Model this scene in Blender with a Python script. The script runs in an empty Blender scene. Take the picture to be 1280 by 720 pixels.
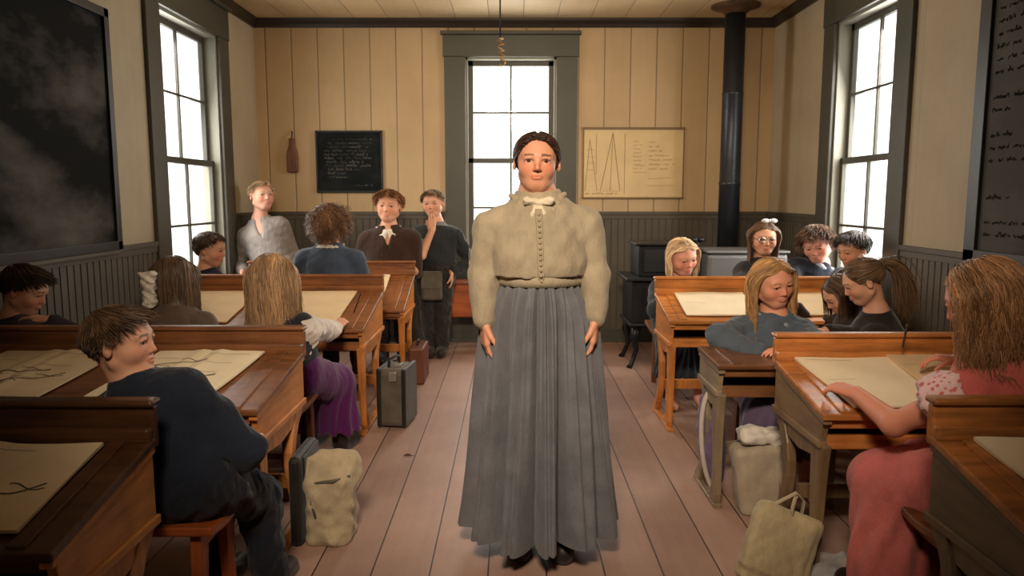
import bpy, math, random
import numpy as np
from mathutils import Vector, Matrix
random.seed(7)
rng = np.random.default_rng(11)
SC = bpy.context.scene
COL = SC.collection

# ------------------------------------------------------------ camera, world, lights, exposure
F_PX, CAM_H = 930.0, 1.36
PITCH = math.atan((360 - 245) / F_PX)
cam = bpy.data.cameras.new('camera'); cam_o = bpy.data.objects.new('camera', cam); COL.objects.link(cam_o)
cam.sensor_width = 36; cam.lens = 36 * F_PX / 1280; cam.clip_start = .05
cam_o.location = (0, 0, CAM_H); cam_o.rotation_euler = (math.pi / 2 - PITCH, 0, 0)
cam.dof.use_dof = True; cam.dof.focus_distance = 2.9; cam.dof.aperture_fstop = 5.6
SC.camera = cam_o
SC.view_settings.view_transform = 'Standard'; SC.view_settings.look = 'None'
SC.view_settings.gamma = 1; SC.view_settings.use_curve_mapping = False
SC.view_settings.exposure = 0.0
SC.cycles.use_denoising = True
SC.cycles.max_bounces = 8; SC.cycles.sample_clamp_indirect = 4
wd = bpy.data.worlds.new('world'); SC.world = wd; wd.use_nodes = True
wb = wd.node_tree.nodes['Background']; wb.inputs[0].default_value = (1.0, .985, .93, 1); wb.inputs[1].default_value = 2.2

def area(name, loc, target, sx, sy, power, color):
    l = bpy.data.lights.new(name, 'AREA'); l.shape = 'RECTANGLE'; l.size = sx; l.size_y = sy; l.energy = power; l.color = color
    o = bpy.data.objects.new(name, l); COL.objects.link(o); o.location = loc
    o.rotation_euler = (Vector(target) - Vector(loc)).to_track_quat('-Z', 'Y').to_euler(); return o
def spot(name, loc, target, power, color, angle, blend, radius):
    l = bpy.data.lights.new(name, 'SPOT'); l.energy = power; l.color = color; l.spot_size = math.radians(angle); l.spot_blend = blend
    l.shadow_soft_size = radius
    o = bpy.data.objects.new(name, l); COL.objects.link(o); o.location = loc
    o.rotation_euler = (Vector(target) - Vector(loc)).to_track_quat('-Z', 'Y').to_euler(); return o
DAY = (1, .97, .9); WARM = (1, .74, .46)
area('daylight_back_window', (-.02, 7.25, 1.9), (.0, 0, .9), .8, 1.9, 45, DAY)
area('daylight_left_window', (-2.72, 5.5, 1.6), (0, 4.6, .7), .75, 1.8, 52, DAY)
area('daylight_right_window', (2.75, 5.1, 1.6), (0, 4.2, .7), .75, 1.8, 95, DAY)
spot('added_front_fill', (-.2, -.1, 2.8), (.15, 3.85, .98), 780, (1, .83, .63), 67, 1.0, .3)  # unseen spot added as front fill, soft cone leaves the edges darker
spot('added_wall_glow', (.15, 3.6, 2.8), (.1, 6.6, 1.5), 60, WARM, 130, 1.0, .2)  # unseen warm spot added to make the back wall glow

def at(px, py, y):                      # the point of the room that stands at depth y under a spot of the photograph
    a = (px - 640) / F_PX; b = (360 - py) / F_PX
    cp, sp = math.cos(PITCH), math.sin(PITCH)
    r = (a, cp + b * sp, -sp + b * cp); t = y / r[1]
    return Vector((r[0] * t, y, CAM_H + r[2] * t))

# ------------------------------------------------------------ materials
def newmat(name):
    m = bpy.data.materials.new(name); m.use_nodes = True
    nt = m.node_tree; return m, nt, nt.nodes['Principled BSDF']
def L(nt, a, b): nt.links.new(a, b)
def texco(nt, scale=(1, 1, 1), src='Object'):
    tc = nt.nodes.new('ShaderNodeTexCoord'); mp = nt.nodes.new('ShaderNodeMapping'); mp.inputs['Scale'].default_value = scale
    L(nt, tc.outputs[src], mp.inputs[0]); return mp.outputs[0]
def noise(nt, vec, scale, detail=3, rough=.55):
    n = nt.nodes.new('ShaderNodeTexNoise'); n.inputs['Scale'].default_value = scale; n.inputs['Detail'].default_value = detail
    n.inputs['Roughness'].default_value = rough; L(nt, vec, n.inputs['Vector']); return n.outputs['Fac']
def ramp(nt, fac, stops):
    r = nt.nodes.new('ShaderNodeValToRGB'); L(nt, fac, r.inputs[0]); e = r.color_ramp.elements
    while len(e) < len(stops): e.new(.5)
    for i, (p, c) in enumerate(stops): e[i].position = p; e[i].color = (*c, 1)
    return r.outputs[0]
def bump(nt, bs, h, strength, dist=.01):
    b = nt.nodes.new('ShaderNodeBump'); b.inputs['Strength'].default_value = strength; b.inputs['Distance'].default_value = dist
    L(nt, h, b.inputs['Height']); L(nt, b.outputs[0], bs.inputs['Normal'])
def mul(c, k): return tuple(min(1, v * k) for v in c)
def srgb(r, g, b):
    f = lambda v: (v / 255 / 12.92) if v / 255 <= .04045 else ((v / 255 + .055) / 1.055) ** 2.4
    return (f(r), f(g), f(b))
def wood(name, c, axis='x', rough=.45, contrast=.5):
    m, nt, bs = newmat(name)
    sc = {'x': (1.2, 14, 14), 'y': (14, 1.2, 14), 'z': (14, 14, 1.2)}[axis]
    v = texco(nt, sc); n1 = noise(nt, v, 2.2, 6, .65)
    col = ramp(nt, n1, [(.34, mul(c, 1 - contrast)), (.5, c), (.66, mul(c, 1 + contrast * .7))])
    v2 = texco(nt, (1, 1, 1)); n2 = noise(nt, v2, 5, 3)
    mx = nt.nodes.new('ShaderNodeMixRGB'); mx.blend_type = 'MULTIPLY'; mx.inputs[0].default_value = .7
    L(nt, col, mx.inputs[1]); L(nt, ramp(nt, n2, [(.3, (.55, .5, .45)), (.6, (1, 1, 1))]), mx.inputs[2])
    L(nt, mx.outputs[0], bs.inputs['Base Color']); bs.inputs['Roughness'].default_value = rough
    bump(nt, bs, n1, .15, .004); return m
def plain(name, c, rough=.7, var=.12, scale=6, bstr=.1, metal=0, spec=.5):
    m, nt, bs = newmat(name); v = texco(nt); n = noise(nt, v, scale, 4)
    L(nt, ramp(nt, n, [(.3, mul(c, 1 - var)), (.7, mul(c, 1 + var))]), bs.inputs['Base Color'])
    bs.inputs['Roughness'].default_value = rough; bs.inputs['Metallic'].default_value = metal
    bs.inputs['Specular IOR Level'].default_value = spec
    if bstr: bump(nt, bs, noise(nt, v, scale * 8, 4), bstr, .004)
    return m
def cloth(name, c, var=.14, wrinkle=.5, rough=.92, check=None):
    m, nt, bs = newmat(name); v = texco(nt)
    n = noise(nt, v, 9, 5); fine = noise(nt, texco(nt, (1, 1, 2.5)), 260, 2)
    base = ramp(nt, n, [(.3, mul(c, 1 - var)), (.7, mul(c, 1 + var))])
    mx = nt.nodes.new('ShaderNodeMixRGB'); mx.blend_type = 'MULTIPLY'; mx.inputs[0].default_value = .35
    L(nt, base, mx.inputs[1]); L(nt, ramp(nt, fine, [(.35, (.5, .5, .5)), (.65, (1, 1, 1))]), mx.inputs[2]); out = mx.outputs[0]
    if check:
        w = nt.nodes.new('ShaderNodeTexVoronoi'); w.inputs['Scale'].default_value = check[0]; L(nt, v, w.inputs['Vector'])
        m2 = nt.nodes.new('ShaderNodeMixRGB'); L(nt, ramp(nt, w.outputs['Distance'], [(.25, (1, 1, 1)), (.4, (0, 0, 0))]), m2.inputs[0])
        L(nt, out, m2.inputs[1]); m2.inputs[2].default_value = (*check[1], 1); out = m2.outputs[0]
    L(nt, out, bs.inputs['Base Color']); bs.inputs['Roughness'].default_value = rough
    bs.inputs['Sheen Weight'].default_value = .15; bs.inputs['Specular IOR Level'].default_value = .2
    ad = nt.nodes.new('ShaderNodeMath'); ad.operation = 'MULTIPLY_ADD'; ad.inputs[1].default_value = .12
    L(nt, fine, ad.inputs[0]); L(nt, noise(nt, texco(nt, (1.5, 1.5, .7)), 22, 3), ad.inputs[2])
    bump(nt, bs, ad.outputs[0], wrinkle, .012); return m
def attr_mat(name, rough, sss=0, hair=False):
    m, nt, bs = newmat(name); a = nt.nodes.new('ShaderNodeAttribute'); a.attribute_name = 'tint'
    L(nt, a.outputs['Color'], bs.inputs['Base Color']); bs.inputs['Roughness'].default_value = rough
    bs.inputs['Specular IOR Level'].default_value = .35
    if sss:
        bs.inputs['Subsurface Weight'].default_value = sss; bs.inputs['Subsurface Radius'].default_value = (1, .35, .2)
        bs.inputs['Subsurface Scale'].default_value = .008
        bump(nt, bs, noise(nt, texco(nt), 160, 3), .06, .002)
    return m
SKIN = attr_mat('skin', .52, .18); HAIR = attr_mat('hair_strands', .42)

# ------------------------------------------------------------ plain mesh builder
class MB:
    def __init__(s): s.v = []; s.f = []; s.mi = []
    def add(s, vs, fs, mi=0):
        n = len(s.v); s.v += [tuple(v) for v in vs]; s.f += [tuple(i + n for i in f) for f in fs]; s.mi += [mi] * len(fs); return s
    def box(s, lo, hi, mi=0, M=None):
        (a, b, c), (d, e, f) = lo, hi
        vs = [Vector(p) for p in ((a, b, c), (d, b, c), (d, e, c), (a, e, c), (a, b, f), (d, b, f), (d, e, f), (a, e, f))]
        if M: vs = [M @ v for v in vs]
        return s.add(vs, [(0, 3, 2, 1), (4, 5, 6, 7), (0, 1, 5, 4), (1, 2, 6, 5), (2, 3, 7, 6), (3, 0, 4, 7)], mi)
    def prism(s, poly, x0, x1, axis='x', mi=0):      # poly in the two other axes, in order
        n = len(poly); mk = {'x': lambda x, p: (x, p[0], p[1]), 'y': lambda x, p: (p[0], x, p[1]), 'z': lambda x, p: (p[0], p[1], x)}[axis]
        vs = [mk(x0, p) for p in poly] + [mk(x1, p) for p in poly]
        ar = sum(poly[i][0] * poly[(i + 1) % n][1] - poly[(i + 1) % n][0] * poly[i][1] for i in range(n))
        fl = (ar < 0) ^ (x1 < x0) ^ (axis == 'y')
        A = tuple(range(n - 1, -1, -1)); B = tuple(range(n, 2 * n)); S = [(i, (i + 1) % n, n + (i + 1) % n, n + i) for i in range(n)]
        fs = [A, B] + S
        if fl: fs = [tuple(reversed(q)) for q in fs]
        return s.add(vs, fs, mi)
    def tube(s, pts, r, n=8, mi=0, caps=True, flat=None):
        pts = [Vector(p) for p in pts]; m = len(pts); rs = r if isinstance(r, (list, tuple)) else [r] * m
        vs = []; up = None
        for i, p in enumerate(pts):
            d = (pts[min(i + 1, m - 1)] - pts[max(i - 1, 0)]).normalized()
            if up is None: up = Vector((0, 0, 1)) if abs(d.z) < .9 else Vector((0, 1, 0))
            a = d.cross(up).normalized(); b = a.cross(d).normalized(); up = b
            for k in range(n):
                t = 2 * math.pi * k / n; vs.append(p + a * (math.cos(t) * rs[i]) + b * (math.sin(t) * rs[i] * (flat or 1)))
        fs = [(i * n + k, i * n + (k + 1) % n, (i + 1) * n + (k + 1) % n, (i + 1) * n + k) for i in range(m - 1) for k in range(n)]
        if caps: fs += [tuple(range(n - 1, -1, -1)), tuple(range((m - 1) * n, m * n))]
        return s.add(vs, fs, mi)
    def lathe(s, prof, c=(0, 0, 0), n=24, mi=0):     # prof: (radius, z)
        vs = [(c[0] + r * math.cos(2 * math.pi * k / n), c[1] + r * math.sin(2 * math.pi * k / n), c[2] + z) for r, z in prof for k in range(n)]
        m = len(prof)
        fs = [(i * n + k, i * n + (k + 1) % n, (i + 1) * n + (k + 1) % n, (i + 1) * n + k) for i in range(m - 1) for k in range(n)]
        fs += [tuple(range(n - 1, -1, -1)), tuple(range((m - 1) * n, m * n))]
        return s.add(vs, fs, mi)
    def sphere(s, c, r, n=12, m=8, mi=0):
        r = r if isinstance(r, (tuple, list)) else (r, r, r)
        vs = [(c[0], c[1], c[2] - r[2])] + [(c[0] + r[0] * math.sin(math.pi * i / m) * math.cos(2 * math.pi * k / n), c[1] + r[1] * math.sin(math.pi * i / m) * math.sin(2 * math.pi * k / n), c[2] - r[2] * math.cos(math.pi * i / m)) for i in range(1, m) for k in range(n)] + [(c[0], c[1], c[2] + r[2])]
        fs = [(0, 1 + (k + 1) % n, 1 + k) for k in range(n)]
        fs += [(1 + i * n + k, 1 + i * n + (k + 1) % n, 1 + (i + 1) * n + (k + 1) % n, 1 + (i + 1) * n + k) for i in range(m - 2) for k in range(n)]
        b = 1 + (m - 2) * n; fs += [(b + k, b + (k + 1) % n, len(vs) - 1) for k in range(n)]
        return s.add(vs, fs, mi)
def link(name, me, mats, parent=None, smooth=False, bevel=0, loc=None, rot=None):
    o = bpy.data.objects.new(name, me); COL.objects.link(o)
    for m in (mats if isinstance(mats, (list, tuple)) else [mats]): me.materials.append(m)
    if smooth: me.polygons.foreach_set('use_smooth', [True] * len(me.polygons))
    if bevel:
        b = o.modifiers.new('bevel', 'BEVEL'); b.width = bevel; b.segments = 2; b.limit_method = 'ANGLE'; b.angle_limit = .6
    if parent: o.parent = parent
    if loc is not None: o.location = loc
    if rot is not None: o.rotation_euler = rot
    return o
def ob(name, mb, mats, parent=None, smooth=False, bevel=0, loc=None, rot=None):
    me = bpy.data.meshes.new(name); me.from_pydata(mb.v, [], mb.f); me.update()
    if any(mb.mi): me.polygons.foreach_set('material_index', mb.mi)
    return link(name, me, mats, parent, smooth, bevel, loc, rot)
def tag(o, label=None, cat=None, group=None, kind=None):
    if label: o['label'] = label
    if cat: o['category'] = cat
    if group: o['group'] = group
    if kind: o['kind'] = kind
    return o
def empty(name, loc, label, cat, group=None, rot=(0, 0, 0)):
    o = bpy.data.objects.new(name, None); o.empty_display_size = .1; COL.objects.link(o); o.location = loc; o.rotation_euler = rot
    return tag(o, label, cat, group)
def struct(name, mb, mats, **k): return tag(ob(name, mb, mats, **k), kind='structure')
# ------------------------------------------------------------ implicit surfaces for bodies and clothes
class Field:
    def __init__(s, lo, hi, h, fine=None, hf=None):
        s.ax = []
        for a in range(3):
            c = [lo[a]]
            while c[-1] < hi[a]:
                st = h
                if fine is not None and fine[0][a] <= c[-1] <= fine[1][a]: st = hf
                c.append(c[-1] + st)
            s.ax.append(np.array(c, dtype=np.float32))
        s.f = np.full([len(c) for c in s.ax], 1.0, dtype=np.float32); s.h = h
    def blk(s, lo, hi, m):
        sl = []; g = []
        for a in range(3):
            i0 = max(0, int(np.searchsorted(s.ax[a], lo[a] - m)) - 1); i1 = min(len(s.ax[a]), int(np.searchsorted(s.ax[a], hi[a] + m)) + 1)
            if i1 - i0 < 1: return None, None
            sl.append(slice(i0, i1)); sh = [1, 1, 1]; sh[a] = -1; g.append(s.ax[a][i0:i1].reshape(sh))
        return tuple(sl), g
    def op(s, prim, k=.01, mode='add'):
        lo, hi, fn = prim; sl, g = s.blk(lo, hi, k + 2.5 * s.h)
        if sl is None: return s
        d = fn(*g).astype(np.float32); a = s.f[sl]
        if mode == 'sub': d = -d; hh = np.maximum(k - np.abs(a - d), 0) / k; s.f[sl] = np.maximum(a, d) + hh * hh * k * .25
        else: hh = np.maximum(k - np.abs(a - d), 0) / k; s.f[sl] = np.minimum(a, d) - hh * hh * k * .25
        return s
    def sub(s, prim, k=.01): return s.op(prim, k, 'sub')
    def cut(s, n, c):                   # keep the side where n.p < c
        g = np.meshgrid(*s.ax, indexing='ij', sparse=True); d = g[0] * n[0] + g[1] * n[1] + g[2] * n[2] - c
        s.f = np.maximum(s.f, d.astype(np.float32)); return s
    def disp(s, fn):
        g = np.meshgrid(*s.ax, indexing='ij', sparse=True); m = s.f < .9
        d = fn(*g); s.f = np.where(m, s.f + d, s.f).astype(np.float32); return s
    def mesh(s):
        f = s.f; sg = f < 0; n = f.shape; Q = []; P = []; FL = []
        for a in range(3):
            b, c = (a + 1) % 3, (a + 2) % 3
            s0 = [slice(None)] * 3; s1 = [slice(None)] * 3; s0[a] = slice(0, -1); s1[a] = slice(1, None); s0, s1 = tuple(s0), tuple(s1)
            idx = np.argwhere(sg[s0] != sg[s1])
            idx = idx[(idx[:, b] > 0) & (idx[:, b] < n[b] - 1) & (idx[:, c] > 0) & (idx[:, c] < n[c] - 1)]
            if not len(idx): continue
            j = idx.copy(); j[:, a] += 1
            f0 = f[tuple(idx.T)]; f1 = f[tuple(j.T)]; t = f0 / (f0 - f1)
            p = np.stack([s.ax[q][idx[:, q]] for q in range(3)], 1); p[:, a] += t * (s.ax[a][j[:, a]] - s.ax[a][idx[:, a]])
            cells = []
            for db, dc in ((-1, -1), (0, -1), (0, 0), (-1, 0)):
                cc = idx.copy(); cc[:, b] += db; cc[:, c] += dc; cells.append(np.ravel_multi_index(cc.T, n))
            Q.append(np.stack(cells, 1)); P.append(p); FL.append(f0 < 0)
        Q = np.concatenate(Q); P = np.concatenate(P); FL = np.concatenate(FL)
        u, inv = np.unique(Q.ravel(), return_inverse=True); inv = inv.reshape(-1)
        cnt = np.bincount(inv, minlength=len(u)); V = np.stack([np.bincount(inv, weights=np.repeat(P[:, q], 4), minlength=len(u)) / cnt for q in range(3)], 1)
        Fq = inv.reshape(-1, 4); Fq = np.where(FL[:, None], Fq, Fq[:, ::-1])
        return V, Fq
def v3(p): return np.array([p[0], p[1], p[2]], dtype=np.float64)
def rc(a, b, ra, rb):
    a, b = v3(a), v3(b); ba = b - a; L2 = max(float(ba @ ba), 1e-9); m = max(ra, rb)
    def fn(x, y, z):
        px, py, pz = x - a[0], y - a[1], z - a[2]
        t = np.clip((px * ba[0] + py * ba[1] + pz * ba[2]) / L2, 0, 1)
        return np.sqrt((px - t * ba[0]) ** 2 + (py - t * ba[1]) ** 2 + (pz - t * ba[2]) ** 2) - (ra + (rb - ra) * t)
    return np.minimum(a, b) - m, np.maximum(a, b) + m, fn
def ell(c, r, R=None):
    c = v3(c); R = np.eye(3) if R is None else np.array(R); e = np.abs(R) @ np.array(r)
    def fn(x, y, z):
        px, py, pz = x - c[0], y - c[1], z - c[2]
        q = [(px * R[0, i] + py * R[1, i] + pz * R[2, i]) for i in range(3)]
        k0 = np.sqrt(sum((q[i] / r[i]) ** 2 for i in range(3))); k1 = np.sqrt(sum((q[i] / r[i] ** 2) ** 2 for i in range(3))) + 1e-6
        return k0 * (k0 - 1) / k1
    return c - e, c + e, fn
def rbox(c, hf, rad, R=None):
    c = v3(c); R = np.eye(3) if R is None else np.array(R); e = np.abs(R) @ (np.array(hf) + rad)
    def fn(x, y, z):
        px, py, pz = x - c[0], y - c[1], z - c[2]
        q = [np.abs(px * R[0, i] + py * R[1, i] + pz * R[2, i]) - hf[i] for i in range(3)]
        o = np.sqrt(np.maximum(q[0], 0) ** 2 + np.maximum(q[1], 0) ** 2 + np.maximum(q[2], 0) ** 2)
        return o + np.minimum(np.maximum(np.maximum(q[0], q[1]), q[2]), 0) - rad
    return c - e, c + e, fn
def tomesh(name, V, F, tint=None):
    me = bpy.data.meshes.new(name); V = np.asarray(V, dtype=np.float32); F = np.asarray(F, dtype=np.int32)
    me.vertices.add(len(V)); me.vertices.foreach_set('co', V.ravel())
    k = F.shape[1]; me.loops.add(F.size); me.loops.foreach_set('vertex_index', F.ravel())
    me.polygons.add(len(F)); me.polygons.foreach_set('loop_start', np.arange(0, F.size, k, dtype=np.int32))
    me.update(calc_edges=True); me.validate()
    if tint is not None:
        at_ = me.color_attributes.new('tint', 'FLOAT_COLOR', 'POINT')
        at_.data.foreach_set('color', np.concatenate([tint, np.ones((len(tint), 1))], 1).astype(np.float32).ravel())
    me.polygons.foreach_set('use_smooth', [True] * len(me.polygons)); return me
def unit(v): v = v3(v); return v / (np.linalg.norm(v) + 1e-9)
def basis(fwd, up=(0, 0, 1)):           # columns: right, forward, up
    f = unit(fwd); r = unit(np.cross(f, v3(up))); u = np.cross(r, f); return np.stack([r, f, u], 1)
def rotm(axis, deg): return np.array(Matrix.Rotation(math.radians(deg), 3, Vector(axis)))
def ik(a, t, l1, l2, pole):
    a, t = v3(a), v3(t); d = t - a; D = np.linalg.norm(d); dn = d / (D + 1e-9)
    if D > (l1 + l2) * .995: t = a + dn * (l1 + l2) * .995; D = (l1 + l2) * .995
    x = (l1 * l1 - l2 * l2 + D * D) / (2 * D); hh = math.sqrt(max(l1 * l1 - x * x, 1e-6))
    p = v3(pole); p = p - dn * (p @ dn); p = p / (np.linalg.norm(p) + 1e-9)
    return a + dn * x + p * hh, t
def wrinkles(seed, amp, wl):
    r = np.random.default_rng(seed); D = r.normal(size=(7, 3)); D /= np.linalg.norm(D, axis=1)[:, None]; ph = r.uniform(0, 6.28, 7); sc = 2 * math.pi / (wl * r.uniform(.6, 1.7, 7))
    def fn(x, y, z):
        q = sum(np.sin((x * D[i, 0] + y * D[i, 1] + z * D[i, 2]) * sc[i] + ph[i] + 1.6 * np.sin((x * D[i, 1] - y * D[i, 2] + z * D[i, 0]) * 14 + i)) for i in range(7))
        return amp * q / 3
    return fn

# ------------------------------------------------------------ head, hands, body
def head_prims(F, T, hh, child, blend):
    R, c = T
    def p(x, y, z): return c + R @ (np.array([x, y, z]) * hh)
    k = hh
    F.op(ell(p(0, -.06, .13), (.372 * k, .42 * k, .36 * k), R), .02)
    F.op(ell(p(0, .06, -.1), ((.325 if child else .295) * k, .31 * k, .36 * k), R), .10 * k)
    F.op(ell(p(0, .2, -.36), (.15 * k if child else .16 * k, .12 * k, .10 * k), R), .12 * k)
    for s in (-1, 1):
        F.op(ell(p((.18 if child else .16) * s, .18, -.13), (.13 * k, .14 * k, .13 * k), R), .08 * k)
        F.op(rc(p((.275 if child else .225) * s, -.02, -.24), p(.08 * s, .2, -.4), .06 * k, .06 * k), .1 * k)
    F.op(ell(p(0, .29, .08), (.24 * k, .08 * k, .07 * k), R), .08 * k)
    for s in (-1, 1): F.sub(ell(p(.14 * s, .43, -.01), (.085 * k, .085 * k, .05 * k), R), .06 * k)
    nl = .40 if child else .44
    F.op(rc(p(0, .345, .0), p(0, nl, -.13), .026 * k, .042 * k), .06 * k)
    for s in (-1, 1): F.op(ell(p(.045 * s, nl - .045, -.15), (.032 * k, .035 * k, .026 * k), R), .025 * k)
    for s in (-1, 1):                   # lids
        q = [p(.14 * s + .07 * math.cos(t), .335 + .03 * math.sin(t) - .025 * abs(math.cos(t)), .0 + .036 * math.sin(t)) for t in [math.pi * i / 4 for i in range(5)]]
        for a, b in zip(q[:-1], q[1:]): F.op(rc(a, b, .017 * k, .017 * k), .02 * k)
        q = [p(.14 * s + .068 * math.cos(t), .325 - .025 * abs(math.cos(t)), -.012 - .03 * math.sin(t)) for t in [math.pi * i / 4 for i in range(5)]]
        for a, b in zip(q[:-1], q[1:]): F.op(rc(a, b, .013 * k, .013 * k), .02 * k)
    for z, r, m in ((-.245, .022, 1), (-.285, .026, .85)):   # lips
        q = [p(.108 * m * t, .357 - .055 * t * t, z + (.004 if z > -.26 else 0) * 0 + .014 * t * t) for t in (-1, -.5, 0, .5, 1)]
        for a, b in zip(q[:-1], q[1:]): F.op(rc(a, b, r * k * .62, r * k * .62), .035 * k)
    F.sub(ell(p(0, .385, -.264), (.09 * k, .035 * k, .004 * k), R), .010 * k)
    for s in (-1, 1):
        F.op(ell(p(.378 * s, -.04, -.03), (.03 * k, .075 * k, .115 * k), R @ rotm((0, 0, 1), -18 * s)), .03 * k)
        F.sub(ell(p(.41 * s, -.02, -.01), (.022 * k, .04 * k, .06 * k), R), .015 * k)
def eye_mesh(T, hh, s, iris):
    R, c = T; n, m = 20, 14; V = []; Cc = []
    ctr = np.array([.14 * s, .268, -.004]) * hh; r = .075 * hh
    for i in range(m + 1):
        for k in range(n):
            a = math.pi * i / m; b = 2 * math.pi * k / n; d = np.array([math.sin(a) * math.cos(b), math.cos(a), math.sin(a) * math.sin(b)])
            V.append(c + R @ (ctr + d * r)); Cc.append((.008, .006, .005) if a < .24 else (iris if a < .48 else (.55, .5, .46)))
    Fq = [(i * n + k, (i + 1) * n + k, (i + 1) * n + (k + 1) % n, i * n + (k + 1) % n) for i in range(m) for k in range(n)]
    return np.array(V), np.array(Fq), np.array(Cc)
def hand_prims(F, w, d, nrm, side, hl, curl, spread=.05):
    # w wrist, d finger direction, nrm palm normal, side: +1/-1 thumb side along cross(d, nrm)
    d = unit(d); nrm = unit(v3(nrm) - d * (v3(nrm) @ d)); t = np.cross(d, nrm) * side   # towards the thumb
    w = v3(w); pl = .50 * hl; tips = []
    kn = []
    for i, (off, ln) in enumerate(((.19, .40), (.065, .45), (-.065, .42), (-.18, .33))):
        k0 = w + d * pl * (1 - .05 * abs(i - 1)) + t * off * .85 * hl; kn.append(k0)
        F.op(rc(w + t * off * .55 * hl, k0, .085 * hl, .07 * hl), .05 * hl)
    for i, (off, ln) in enumerate(((.19, .40), (.065, .45), (-.065, .42), (-.18, .33))):
        p0 = kn[i]; ang = curl * (.5 + .08 * i); dirn = unit(d + t * spread * (1.4 - i) * .35)
        for seg, fr in enumerate((.45, .31, .24)):
            dd = unit(dirn * math.cos(math.radians(ang)) + nrm * math.sin(math.radians(ang)))
            p1 = p0 + dd * ln * hl * fr; r0 = (.052 - .006 * seg) * hl
            F.op(rc(p0, p1, r0, r0 * .88), .012 * hl); p0 = p1; ang += curl * .8
        tips.append(p0)
    b = w + t * .16 * hl + d * .1 * hl; m = b + unit(t * .42 + d * .95 + nrm * .3) * .26 * hl
    F.op(rc(w + t * .05 * hl, b, .09 * hl, .08 * hl), .05 * hl)
    F.op(rc(b, m, .075 * hl, .062 * hl), .04 * hl)
    dd = unit(t * .25 + d * 1.0 + nrm * (.3 + curl / 90)); e = m + dd * .17 * hl
    F.op(rc(m, e, .058 * hl, .052 * hl), .01 * hl); F.op(rc(e, e + unit(dd + nrm * .25) * .13 * hl, .052 * hl, .042 * hl), .01 * hl)

def tube_strands(paths, rad, taper=.25, sides=4):
    # paths: N x M x 3
    N, M, _ = paths.shape; d = np.gradient(paths, axis=1); d /= np.linalg.norm(d, axis=2, keepdims=True) + 1e-9
    ref = np.array([.31, .52, .79]); a = np.cross(d, ref); a /= np.linalg.norm(a, axis=2, keepdims=True) + 1e-9; b = np.cross(d, a)
    t = np.linspace(0, 1, M); w = np.minimum(1, (1 - t) / (1 - .55) * (1 - taper) + taper); w[0] = .8
    R = rad[:, None] * w[None, :]
    ring = [paths + a * (R * math.cos(2 * math.pi * k / sides))[..., None] + b * (R * math.sin(2 * math.pi * k / sides))[..., None] for k in range(sides)]
    V = np.stack(ring, 2).reshape(-1, 3)
    base = (np.arange(N)[:, None] * M + np.arange(M - 1)[None, :])[..., None] * sides; k = np.arange(sides); k1 = (k + 1) % sides
    Fq = np.stack([base + k, base + k1, base + sides + k1, base + sides + k], -1).reshape(-1, 4)
    return V, Fq

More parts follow.
